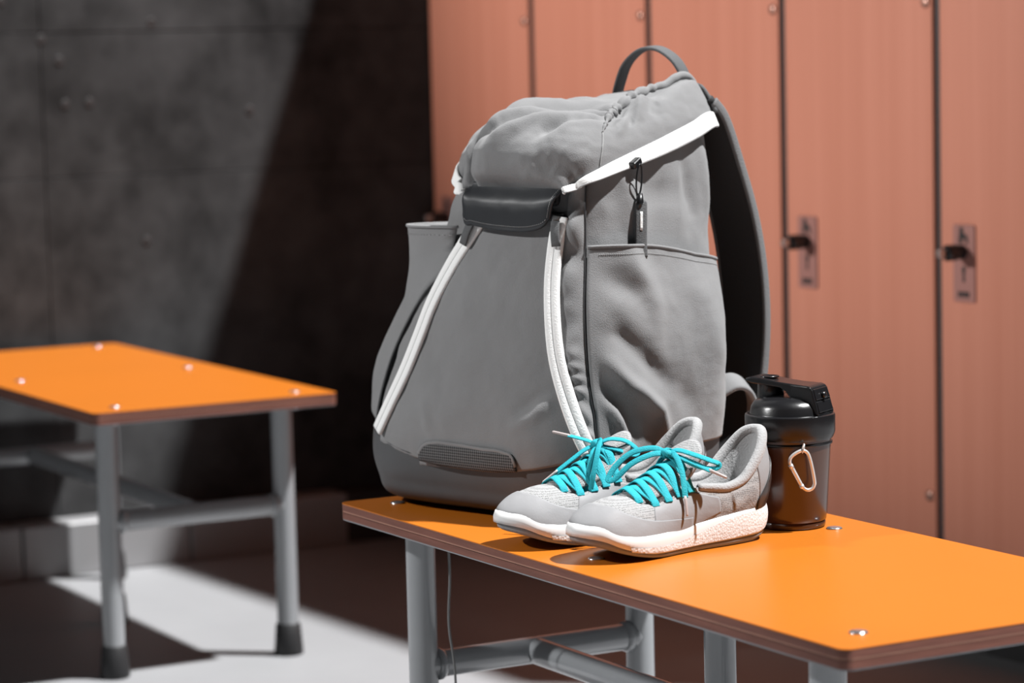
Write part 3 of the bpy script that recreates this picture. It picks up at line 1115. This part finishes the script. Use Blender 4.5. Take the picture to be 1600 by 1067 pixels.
bm = bmesh.new()
grid(bm, fback, 40, 40)
bmesh.ops.recalc_face_normals(bm, faces=bm.faces)
o = mesh_obj('back_pad', bm, 'padding', pack)
if o.data.polygons[800].normal.y < 0:
    o.data.flip_normals()
solid(o, 0.006, -1)
hp = smooth_path([(0.136, 0.310, 0.500), (0.143, 0.306, 0.513), (0.160, 0.302, 0.540), (0.187, 0.300, 0.5575), (0.214, 0.300, 0.5585), (0.238, 0.302, 0.545), (0.250, 0.306, 0.525), (0.252, 0.310, 0.505)], 8)
mesh_obj('haul_handle', sweep(bmesh.new(), hp, flat(0.020, 0.0045), up=[(0, 0, 1)] * 8 + [(p - Vector((0.196, 0.30, 0.50))) for p in hp[8:-8]] + [(1, 0, 0.2)] * 8 if False else [(p - Vector((0.196, 0.305, 0.50))) for p in hp]), 'web', pack)
for (u0, nm) in ((0.262, 1), (0.085, 0)):
    du = 0.0
    ctl = [(u0 - 0.004, 0.312, 0.492), (u0, 0.330, 0.470), (u0 + 0.004, 0.350, 0.420), (u0 + 0.010, 0.372, 0.350), (u0 + 0.014, 0.384, 0.280), (u0 + 0.016, 0.386, 0.210), (u0 + 0.014, 0.380, 0.140), (u0 + 0.010, 0.368, 0.085), (u0 + 0.006, 0.345, 0.045), (u0, 0.318, 0.028)]
    P = smooth_path(ctl, 10)
    ups = []
    for i in range(len(P)):
        T = (P[min(i + 1, len(P) - 1)] - P[max(i - 1, 0)]).normalized()
        ups.append(Vector((1, 0, 0)).cross(T))
    s_o = mesh_obj('shoulder_strap', sweep(bmesh.new(), P, flat(0.068, 0.012, 5), up=ups), 'padding', pack)
    for sgn in (1, -1):
        E_ = [p + Vector((sgn * 0.0335, 0, 0)) for p in P]
        mesh_obj('strap_binding', sweep(bmesh.new(), E_, flat(0.013, 0.0055), up=[(sgn, 0, 0)] * len(E_)), 'binding', s_o)
    # lower anchor tab of grey fabric with webbing loop
    an = smooth_path([(u0 + 0.030, 0.300, 0.130), (u0 + 0.046, 0.322, 0.142), (u0 + 0.050, 0.345, 0.130), (u0 + 0.046, 0.360, 0.100), (u0 + 0.030, 0.364, 0.060), (u0 + 0.012, 0.350, 0.030)], 8)
    if nm:
        mesh_obj('strap_anchor', sweep(bmesh.new(), an, flat(0.034, 0.007, 4), up=[(p - Vector((u0 + 0.0, 0.305, 0.075))) for p in an]), 'fabric', pack)
# ridge hem along the top of the back
rh = [lid_f(s / 40, 0.965) + Vector((0, 0.004, 0.002)) for s in range(6, 39)]
mesh_obj('back_hem', sweep(bmesh.new(), rh, flat(0.014, 0.006), up=[(0, 0.6, 1)] * len(rh)), 'web', pack)

# ================================================================== SNEAKERS
SL = 0.268
OUT = [(0.0, 0.0), (0.003, 0.014), (0.012, 0.0255), (0.03, 0.0345), (0.07, 0.0385), (0.115, 0.0385), (0.15, 0.042), (0.185, 0.0475), (0.215, 0.0485), (0.238, 0.0425), (0.255, 0.029), (0.264, 0.0145), (0.268, 0.0)]
SB = [(0.0, 0.010), (0.02, 0.002), (0.05, 0.0), (0.17, 0.0), (0.20, 0.002), (0.235, 0.0085), (0.268, 0.019)]
ST = [(0.0, 0.043), (0.03, 0.040), (0.08, 0.035), (0.15, 0.029), (0.20, 0.0275), (0.225, 0.0290), (0.240, 0.0335), (0.252, 0.0410), (0.268, 0.0430)]
PAIR = [  # base x, y ; top x, y, z
    (0.2635, 0.0, 0.196, 0.0, 0.067), (0.2580, 0.0205, 0.1955, 0.008, 0.0665), (0.2410, 0.0400, 0.194, 0.016, 0.064), (0.214, 0.0470, 0.188, 0.0235, 0.059),
    (0.185, 0.0458, 0.174, 0.0285, 0.058), (0.150, 0.0405, 0.150, 0.0300, 0.064), (0.120, 0.0358, 0.124, 0.0310, 0.070), (0.095, 0.0352, 0.100, 0.0335, 0.068),
    (0.070, 0.0355, 0.074, 0.0345, 0.066), (0.045, 0.0345, 0.047, 0.0335, 0.074), (0.024, 0.0300, 0.021, 0.0285, 0.098), (0.009, 0.0185, 0.005, 0.0160, 0.117), (0.004, 0.0, -0.002, 0.0, 0.121)]


def outline(n=96):
    """closed outline, param 0..1, from toe over +y side to heel and back over -y"""
    side = smooth_path([(x, y, 0) for x, y in OUT[::-1]], 12)
    pts = side + [Vector((p.x, -p.y, 0)) for p in side[-2:0:-1]]
    L = [0]
    for i in range(len(pts)):
        L.append(L[-1] + (pts[(i + 1) % len(pts)] - pts[i]).length)
    out = []
    j = 0
    for k in range(n):
        d = L[-1] * k / n
        while L[j + 1] < d:
            j += 1
        t = (d - L[j]) / max(1e-9, L[j + 1] - L[j])
        out.append(pts[j].lerp(pts[(j + 1) % len(pts)], t))
    return out


OL = outline(120)


def rowmesh(rows, n):
    pass


def sole(name, parent, m, r0, r1, cap0=True, cap1=True, prof=None):
    """rings of the sole outline: prof list of (scale, frac from bottom to top)"""
    bm = bmesh.new()
    rings = []
    for sc, fr in prof:
        ring = []
        for p in OL:
            x = 0.13 + (p.x - 0.13) * sc
            y = p.y * sc
            z0, z1 = max(0.0, crom(SB, p.x)[0]), crom(ST, p.x)[0]
            ff = fr if m != 'outsole' and fr > 0.3 else fr * (1 + 1.1 * sstep(0.19, 0.262, p.x))
            ring.append(bm.verts.new((x, y, lerp(z0, z1, ff))))
        rings.append(ring)
    n = len(OL)
    for A, B in zip(rings, rings[1:]):
        for k in range(n):
            j = (k + 1) % n
            bm.faces.new((A[k], A[j], B[j], B[k]))
    bm.faces.new(rings[0][::-1])
    bm.faces.new(rings[-1])
    bmesh.ops.recalc_face_normals(bm, faces=bm.faces)
    return mesh_obj(name, bm, m, parent)


def pair_at(t):
    """t 0..1 around the upper: toe -> +y side -> heel -> -y side -> toe"""
    s = 1
    if t > 0.5:
        t = 1 - t
        s = -1
    x = t * 2 * (len(PAIR) - 1)
    tab = [(i,) + PAIR[i] for i in range(len(PAIR))]
    # mirror ends for smooth tangents
    tab = [(-1, PAIR[1][0], -PAIR[1][1], PAIR[1][2], -PAIR[1][3], PAIR[1][4])] + tab + [(len(PAIR), PAIR[-2][0], -PAIR[-2][1], PAIR[-2][2], -PAIR[-2][3], PAIR[-2][4])]
    bx_, by, tx, ty, tz = crom(tab, x)
    bz = crom(ST, bx_)[0] - 0.006 + 0.004 * sstep(0.235, 0.262, bx_)
    if s < 0:
        tz += 0.008 * sstep(2.5, 4.5, x) * (1 - sstep(6.5, 9, x))
    return Vector((bx_, by * s, bz)), Vector((tx, ty * s, tz)), x


def upper_pt(t, q, off=0.0):
    A, B, x = pair_at(t)
    ft = 1 - sstep(2.5, 6.5, x)          # toe factor
    heel = sstep(8.5, 11.5, x)
    fh = lerp(q ** 1.6, q ** 1.25, ft)
    fv = lerp(q, math.sin(q * PI / 2) ** 0.78, ft)
    p = Vector((lerp(A.x, B.x, fh), lerp(A.y, B.y, fh), lerp(A.z, B.z, fv)))
    bul = 0.004 * math.sin(PI * q) * (1 - ft) + 0.0035 * math.sin(PI * q) * heel
    c = Vector((p.x - (0.13 if x < 8 else 0.05), p.y * 1.6, 0))
    if c.length > 1e-6:
        c.normalize()
    n = (c * (1 - 0.7 * fv * ft) + Vector((0, 0, 1)) * fv * ft).normalized()
    wr = 0.0012 * fbm(p, 30, 3, 2.9) * math.sin(PI * min(1, q * 1.2))
    return p + n * (bul + off + wr)


def ribbon(bm, ctrl, w=0.0062, t=0.0018, up=None, n=8, ups=None):
    P = smooth_path(ctrl, n)
    if ups is None:
        ups = [Vector(up) if up else Vector((0, 0, 1))] * len(P)
    sweep(bm, P, flat(w, t, 3), up=ups)
    return P


def tongue_pt(a, b):
    """a across -1..1, b 0 (vamp) .. 1 (top)"""
    x = lerp(0.200, 0.094, b)
    zc_ = crom([(0.0, 0.065), (0.15, 0.071), (0.35, 0.080), (0.6, 0.092), (0.8, 0.103), (1.0, 0.116)], b)[0]
    hw = lerp(0.020, 0.0275, sstep(0, 0.7, b))
    drop = lerp(0.012, 0.021, b) * (1 - 0.4 * sstep(0.7, 1, b))
    return Vector((x + 0.012 * a * a * sstep(.6, 1, b), hw * a, zc_ - drop * a * a))


def sneaker(label, heel, toe, mir, bows):
    hx, hy = heel
    ang = math.atan2(toe[1] - hy, toe[0] - hx)
    t = thing('sneaker', label, 'shoe', (hx, hy, HB + 0.0003), ang, 'pair of grey sneakers')
    sole('outsole', t, 'outsole', 0, 0, prof=[(0.80, 0.0), (0.93, 0.02), (0.975, 0.10), (0.985, 0.22)])
    mid = sole('midsole', t, 'foam', 0, 0, prof=[(0.97, 0.16), (0.995, 0.24), (1.012, 0.45), (1.012, 0.70), (0.995, 0.93), (0.975, 1.0), (0.88, 1.0)])
    # textured side wall, heel to midfoot and low along the forefoot
    for sg in (1, -1):
        bm = bmesh.new()

        def ftex(a, b, sg=sg):
            x0 = lerp(0.002, 0.225, a)
            k = min(range(len(OL) // 2 + 1), key=lambda i: abs(OL[i].x - x0))
            yy = crom(sorted(OUT), x0)[0]
            z0, z1 = crom(SB, x0)[0], crom(ST, x0)[0]
            lo, hi = 0.26, lerp(0.90, 0.50, sstep(0.25, 0.8, a))
            fr = lerp(lo, hi, b)
            sc = crom([(0.16, 0.97), (0.24, 0.995), (0.45, 1.012), (0.70, 1.012), (0.93, 0.995)], fr)[0]
            return Vector((0.13 + (x0 - 0.13) * sc, sg * (yy * sc + 0.0007), lerp(z0, z1, fr)))
        grid(bm, ftex, 60, 6)
        bmesh.ops.recalc_face_normals(bm, faces=bm.faces)
        o = mesh_obj('foam_texture', bm, 'foamtex', mid)
        if o.data.polygons[150].normal.y * sg < 0:
            o.data.flip_normals()
    bm = bmesh.new()
    grid(bm, lambda a, b: upper_pt(a % 1.0 if a < 1 else 0.99999, b), 160, 40)
    bmesh.ops.remove_doubles(bm, verts=bm.verts, dist=0.00005)
    bmesh.ops.recalc_face_normals(bm, faces=bm.faces)
    up = mesh_obj('upper', bm, 'shoemesh', t)
    solid(up, 0.003, -1)

    def patch(name, t0, t1, qf, m, off, parent=t, n=50, q0=lambda a: 0.0):
        bm = bmesh.new()
        grid(bm, lambda a, b: upper_pt(lerp(t0, t1, a) % 1.0, lerp(q0(a), qf(a), b), off), n, 16)
        bmesh.ops.recalc_face_normals(bm, faces=bm.faces)
        o = mesh_obj(name, bm, m, parent)
        f = o.data.polygons[len(o.data.polygons) // 2]
        cc = Vector((f.center.x - 0.13, f.center.y, 0.02))
        if f.normal.dot(cc) < 0:
            o.data.flip_normals()
        solid(o, 0.0012, -1)
        return o
    patch('toe_cap', -0.235, 0.235, lambda a: 0.30 + 0.20 * math.sin(PI * a) ** 1.5, 'shoesmooth', 0.0010, n=90)
    for sg in (1, -1):
        m0 = 0.16 if sg > 0 else 0.70
        m1 = 0.30 if sg > 0 else 0.84
        patch('side_overlay', m0, m1, lambda a: 0.97 - 0.5 * abs(a - (0.55 if sg < 0 else 0.45)) ** 1.2, 'shoesmooth', 0.0006, n=36, q0=lambda a: 0.30 * abs(2 * a - 1))
    patch('heel_clip', 0.395, 0.605, lambda a: 0.70 * math.sin(PI * lerp(0.12, 0.88, a)) ** 0.9, 'heelclip', 0.0022, n=40)
    patch('heel_panel', 0.40, 0.60, lambda a: 1.0, 'shoesmooth', 0.0006, n=50)
    # padded collar round the opening
    P, sc = [], []
    for k in range(81):
        tt = lerp(0.262, 0.738, k / 80)
        a_, b_2, x = pair_at(tt)
        inn = Vector((0.06 - b_2.x, -b_2.y, 0)).normalized() * 0.002
        P.append(b_2 + inn)
        sc.append(0.75 + 0.45 * math.sin(PI * k / 80) ** 0.5)
    mesh_obj('collar', sweep(bmesh.new(), P, circ(0.0052, 12), scale=sc), 'lining', t)
    # inner lining and footbed
    bm = bmesh.new()

    def lin(a, b):
        tt = lerp(0.262, 0.738, a)
        A, B, x = pair_at(tt)
        A2 = Vector((0.05 + (A.x - 0.05) * 0.80, A.y * 0.80, 0.036))
        q = lerp(A2, B, b) if False else A2.lerp(B, b)
        inn = Vector((0.06 - q.x, -q.y, 0)).normalized() * (0.004 + 0.003 * math.sin(PI * b))
        return q + inn
    grid(bm, lin, 60, 12)
    o = mesh_obj('lining', bm, 'lining', t)
    solid(o, 0.002, 0)
    plate('footbed', [(0.13 + (p.x - 0.13) * 0.80, p.y * 0.78) for p in OL[::3]], 0.030, 0.037, 'lining', t)
    # tongue
    bm = bmesh.new()
    grid(bm, lambda a, b: tongue_pt(2 * a - 1, b), 24, 30)
    bmesh.ops.recalc_face_normals(bm, faces=bm.faces)
    o = mesh_obj('tongue', bm, 'shoemesh', t)
    if o.data.polygons[300].normal.z < 0:
        o.data.flip_normals()
    solid(o, 0.006, 0)
    bm = bmesh.new()
    grid(bm, lambda a, b: tongue_pt((2 * a - 1) * 0.96, lerp(0.70, 0.99, b)) + Vector((-0.001, 0, 0.0035)), 20, 12)
    o = mesh_obj('tongue_tab', bm, 'shoesmooth', t)
    solid(o, 0.001, 0)
    # laces: one ribbon crossing per eyelet row
    rows = [0.060, 0.215, 0.375, 0.53, 0.68]
    eye = []
    for k, b in enumerate(rows):
        e = []
        for s in (1, -1):
            xx = tongue_pt(0, b).x
            # eyestay edge point nearest in x
            best = min(((abs(pair_at(0.5 + s * (-0.5 + i / 400))[1].x - xx), 0.5 + s * (-0.5 + i / 400)) for i in range(40, 130)), key=lambda z: z[0])[1]
            e.append(upper_pt(best, 0.97) + Vector((0, 0, 0.0032)))
        eye.append(e)
        for s in (0, 1):
            c = e[s]
            tube('eyelet', [(c.x + 0.0035 * math.cos(2 * PI * i / 12), c.y + 0.0022 * math.sin(2 * PI * i / 12), c.z - 0.0022 + 0.0010 * math.sin(2 * PI * i / 12) * (-1 if s == 0 else 1)) for i in range(12)], 0.0007, 'lace', t, 6, closed=True)
    for k in range(len(rows)):
        b = rows[k]
        segs = [(eye[k][0], eye[k][1], b, b)]
        if k:
            segs = [(eye[k][0], eye[k - 1][1], b, rows[k - 1])] + segs
        for j, (p, r, b0, b1) in enumerate(segs):
            ctl = [p + Vector((0, 0.004 * (1 if p.y > 0 else -1), -0.005))]
            ctl.append(p + Vector((0, 0, 0.001)))
            for q in (0.25, 0.5, 0.75):
                m = p.lerp(r, q)
                a = max(-1, min(1, m.y / lerp(0.020, 0.0275, sstep(0, .7, lerp(b0, b1, q)))))
                tp = tongue_pt(a, lerp(b0, b1, q))
                ctl.append(Vector((m.x, m.y, max(m.z, tp.z + 0.0052 + (0.0022 if j == len(segs) - 1 else 0)))))
            ctl.append(r + Vector((0, 0, 0.001)))
            ctl.append(r + Vector((0, 0.004 * (1 if r.y > 0 else -1), -0.005)))
            Pp = smooth_path(ctl, 6)
            ups = [Vector((0.30, 0.9 * q.y / 0.03, 1.0)) for q in Pp]
            mesh_obj('lace', sweep(bmesh.new(), Pp, flat(0.0088, 0.0018, 3), up=ups), 'lace', t)
    kn = tongue_pt(0, 0.66) + Vector((0.004, 0, 0.012))
    # legs of the bow rising from the last eyelets to the knot
    for s in (0, 1):
        c = eye[-1][s]
        mid_ = c.lerp(kn, 0.5) + Vector((0, 0, 0.006))
        Pp = smooth_path([c + Vector((0, 0, -0.004)), c + Vector((0, 0, 0.002)), mid_, kn], 7)
        mesh_obj('lace', sweep(bmesh.new(), Pp, flat(0.0065, 0.0018, 3), up=[Vector((0.35, 0.8 * q.y / 0.03, 1.0)) for q in Pp]), 'lace', t)
    kb = bmesh.new()
    sweep(kb, smooth_path([kn + Vector((0.001, -0.0075, -0.002)), kn + Vector((0.002, 0, 0.0015)), kn + Vector((0.0, 0.0075, -0.002))], 6), circ(0.0050, 10, 0.0042), scale=[0.55] + [0.9, 1.0, 1.05, 1.08, 1.1] + [1.1, 1.1, 1.08, 1.05, 1.0, 0.9] + [0.55])
    sweep(kb, [kn + Vector((0.006 * math.cos(a), 0.0015 * math.sin(a * 1), 0.0055 * math.sin(a))) for a in [i * 2 * PI / 16 for i in range(16)]], flat(0.0065, 0.0018, 3), up=[Vector((math.cos(i * 2 * PI / 16), 0, math.sin(i * 2 * PI / 16))) for i in range(16)], closed=True)
    mesh_obj('lace_knot', kb, 'lace', t)
    for nm, ctl, upv in bows:
        ctl = [kn + Vector(c) for c in ctl]
        Pp = smooth_path(ctl, 8)
        mesh_obj(nm, sweep(bmesh.new(), Pp, flat(0.0066, 0.0019, 3), up=[Vector(upv)] * len(Pp)), 'lace', t)
        if nm == 'lace_end':
            dv = (Pp[-1] - Pp[-4]).normalized()
            ag = tube('aglet', [Pp[-1] - dv * 0.002, Pp[-1] + dv * 0.002, Pp[-1] + dv * 0.019, Pp[-1] + dv * 0.0205], 0.0017, 'aglet', t, 10, scale=[1.1, 1.1, 0.95, 0.6])
    return t


sneaker('grey mesh sneaker with turquoise laces nearer the bottle, its heel touching the bottle', (0.511, 0.290), (0.543, 0.030), 1, [
    ('lace_loop', [(0, 0, 0), (0.012, -0.010, 0.006), (0.030, -0.026, 0.001), (0.046, -0.036, -0.014), (0.055, -0.038, -0.028), (0.050, -0.030, -0.026), (0.036, -0.019, -0.010), (0.016, -0.006, 0.000), (0, 0, -0.001)], (0.5, 0.7, 0.5)),
    ('lace_loop', [(0, 0, 0), (-0.006, 0.012, 0.004), (-0.014, 0.030, 0.000), (-0.024, 0.046, -0.006), (-0.031, 0.052, -0.010), (-0.028, 0.050, -0.015), (-0.016, 0.036, -0.013), (-0.005, 0.016, -0.004), (0, 0, -0.001)], (0.4, 0.5, 0.8)),
    ('lace_end', [(0, 0, 0), (0.000, 0.014, -0.001), (0.002, 0.027, -0.016), (0.006, 0.036, -0.034), (0.008, 0.040, -0.045)], (0.6, 0.8, 0.3)),
    ('lace_end', [(0, 0, 0), (-0.004, 0.016, -0.003), (-0.012, 0.032, -0.009), (-0.018, 0.044, -0.014), (-0.021, 0.050, -0.0165)], (0.4, 0.6, 0.8)),
])
sneaker('grey mesh sneaker with turquoise laces standing against the backpack, partly hidden by its mate', (0.4135, 0.268), (0.4165, 0.010), -1, [
    ('lace_loop', [(0, 0, 0), (0.004, 0.012, 0.006), (0.016, 0.026, -0.004), (0.026, 0.032, -0.028), (0.030, 0.030, -0.048), (0.034, 0.024, -0.052), (0.030, 0.022, -0.040), (0.016, 0.014, -0.008), (0, 0, -0.001)], (0.8, 0.5, 0.3)),
    ('lace_loop', [(0, 0, 0), (-0.010, 0.010, 0.006), (-0.024, 0.022, 0.004), (-0.034, 0.030, -0.006), (-0.030, 0.032, -0.012), (-0.016, 0.020, -0.006), (0, 0, -0.001)], (0.3, 0.4, 0.9)),
    ('lace_end', [(0, 0, 0), (0.008, -0.010, 0.004), (0.016, -0.020, 0.007), (0.022, -0.028, 0.009)], (0.2, 0.2, 1)),
    ('lace_end', [(0, 0, 0), (0.014, -0.006, -0.006), (0.032, -0.014, -0.020), (0.044, -0.020, -0.030)], (0.6, 0.3, 0.8)),
])

# ================================================================== SHAKER BOTTLE
RA = math.radians(30)                    # handle axis, hinge end turned towards the right
bt = thing('shaker_bottle', 'smoked brown shaker bottle with black flip lid standing behind the sneakers on the bench', 'bottle', (0.4885, 0.3515, HB), RA)
bm = lathe(bmesh.new(), [(0.030, 0.0), (0.0375, 0.0), (0.0395, 0.002), (0.0398, 0.0065), (0.0386, 0.0080), (0.0405, 0.0092), (0.0412, 0.014), (0.0420, 0.016), (0.0468, 0.095), (0.0474, 0.104), (0.0478, 0.110)], 64)
autosmooth(mesh_obj('cup', bm, 'cup', bt), 60)
bm = lathe(bmesh.new(), [(0.0462, 0.1045), (0.0492, 0.1045), (0.0502, 0.1060), (0.0510, 0.1080), (0.0518, 0.1100), (0.0524, 0.1120), (0.0526, 0.1300), (0.0520, 0.1325), (0.0505, 0.1335), (0.0470, 0.1335), (0.0466, 0.1345), (0.0452, 0.1415), (0.0415, 0.1475), (0.0340, 0.1515), (0.020, 0.1535), (0.004, 0.1540)], 64)
autosmooth(mesh_obj('lid', bm, 'lid', bt), 40)
mesh_obj('band', lathe(bmesh.new(), [(0.0470, 0.0975), (0.0488, 0.0980), (0.0490, 0.1005), (0.0474, 0.1015)], 64), 'lid', bt)
mesh_obj('spout', lathe(bmesh.new(), [(0.0165, 0.140), (0.0155, 0.154), (0.0152, 0.166), (0.0185, 0.1690)], 28, c=(-0.024, 0, 0)), 'lid', bt)
capp = [(-0.0490, 0.1735), (-0.0470, 0.1700), (-0.0400, 0.1680), (-0.0240, 0.1665), (-0.0040, 0.1640), (0.0030, 0.1600), (0.0090, 0.1520), (0.0120, 0.1400), (0.0140, 0.1335), (0.0465, 0.1335), (0.0448, 0.1400), (0.0415, 0.1520), (0.0385, 0.1625), (0.0360, 0.1660), (0.0320, 0.1675), (0.0100, 0.1690), (-0.0080, 0.1710), (-0.0280, 0.1745), (-0.0420, 0.1755)]
bm = extrude_poly(bmesh.new(), capp, None, -0.0185, 0.0185, lambda a, b, tt: (a, tt * (1.0 + 0.20 * sstep(0.01, 0.045, a)), b))
o = mesh_obj('flip_cap', bm, 'lid', bt, smooth=False)
bevel(o, 0.0018, 3, 30)
mesh_obj('cap_dimple', lathe(bmesh.new(), [(0.012, 0.0), (0.0115, 0.0014), (0.0095, 0.0016), (0.0085, 0.0004)], 28), 'lid', bt, loc=(-0.026, 0, 0.1742))
# hinge end of the cap: two leaves, a split line and a rivet
for z0, z1 in ((0.1365, 0.1495), (0.1510, 0.1640)):
    bm = bmesh.new()
    xa = 0.0456 - (z0 - 0.1365) * 0.277
    xb = 0.0456 - (z1 - 0.1365) * 0.277
    v = [bm.verts.new(c) for c in ((xa, -0.0195, z0), (xa, 0.0195, z0), (xb, 0.0185, z1), (xb, -0.0185, z1), (xa + 0.0014, -0.0190, z0 + .0006), (xa + 0.0014, 0.0190, z0 + .0006), (xb + 0.0014, 0.0180, z1 - .0006), (xb + 0.0014, -0.0180, z1 - .0006))]
    for f in ((3, 2, 1, 0), (4, 5, 6, 7), (0, 1, 5, 4), (1, 2, 6, 5), (2, 3, 7, 6), (3, 0, 4, 7)):
        bm.faces.new([v[i_] for i_ in f])
    bmesh.ops.recalc_face_normals(bm, faces=bm.faces)
    bevel(mesh_obj('hinge_leaf', bm, 'lid', bt, smooth=False), 0.0006, 2)
rv = mesh_obj('rivet', lathe(bmesh.new(), [(0.0042, 0), (0.0042, 0.002), (0.0034, 0.0034), (0.001, 0.0040)], 18), 'lid', bt, loc=(0.0425, 0, 0.1555))
rv.rotation_euler = (0, math.radians(75), 0)

# carabiner hanging at the front of the cup
ca = math.radians(-20) - RA
cx_, cy_ = 0.0515 * math.cos(ca), 0.0515 * math.sin(ca)
Mb = Matrix.Translation(Vector((0.4885, 0.3515, HB))) @ Matrix.Rotation(RA, 4, 'Z')
wp = Mb @ Vector((cx_, cy_, 0.0945))
cb = thing('carabiner', 'small silver carabiner hanging on the front of the shaker bottle', 'carabiner', (wp.x, wp.y, wp.z), RA + ca + PI / 2)
D = [(-0.0005, 0.001), (-0.0080, -0.0020), (-0.0135, -0.0065), (-0.0150, -0.0110), (-0.0140, -0.0150), (-0.0085, -0.0270), (-0.0030, -0.0375), (0.0010, -0.0425), (0.0060, -0.0450), (0.0110, -0.0435), (0.0135, -0.0400), (0.0140, -0.0350), (0.0115, -0.0200), (0.0080, -0.0060), (0.0045, -0.0005)]
Pp = smooth_path([(x, -0.0005 - 0.0 * z, z) for x, z in D], 6, closed=True)
cut = int(len(Pp) * 4.3 / 15), int(len(Pp) * 6.6 / 15)
body_p = Pp[cut[1]:] + Pp[:cut[0] + 1]
mesh_obj('hook_body', sweep(bmesh.new(), body_p, circ(0.0021, 10)), 'alu', cb)
gate_p = [Pp[cut[0]].lerp(Pp[cut[1]], k / 10) for k in range(11)]
mesh_obj('gate', sweep(bmesh.new(), gate_p, circ(0.0024, 10)), 'alu', cb)
for e in (Pp[cut[0]], Pp[cut[1]]):
    dv = (gate_p[-1] - gate_p[0]).normalized()
    mesh_obj('gate_pin', sweep(bmesh.new(), [e - dv * 0.002, e + dv * 0.002], circ(0.0029, 10)), 'alu', cb)
mesh_obj('hanging_eye', sweep(bmesh.new(), [(0.001 + 0.0012 * math.sin(a), 0.0028 * math.cos(a) - 0.001, 0.0035 + 0.0050 * math.sin(a)) for a in [i * 2 * PI / 16 for i in range(16)]], circ(0.0009, 8), closed=True), 'alu', cb)
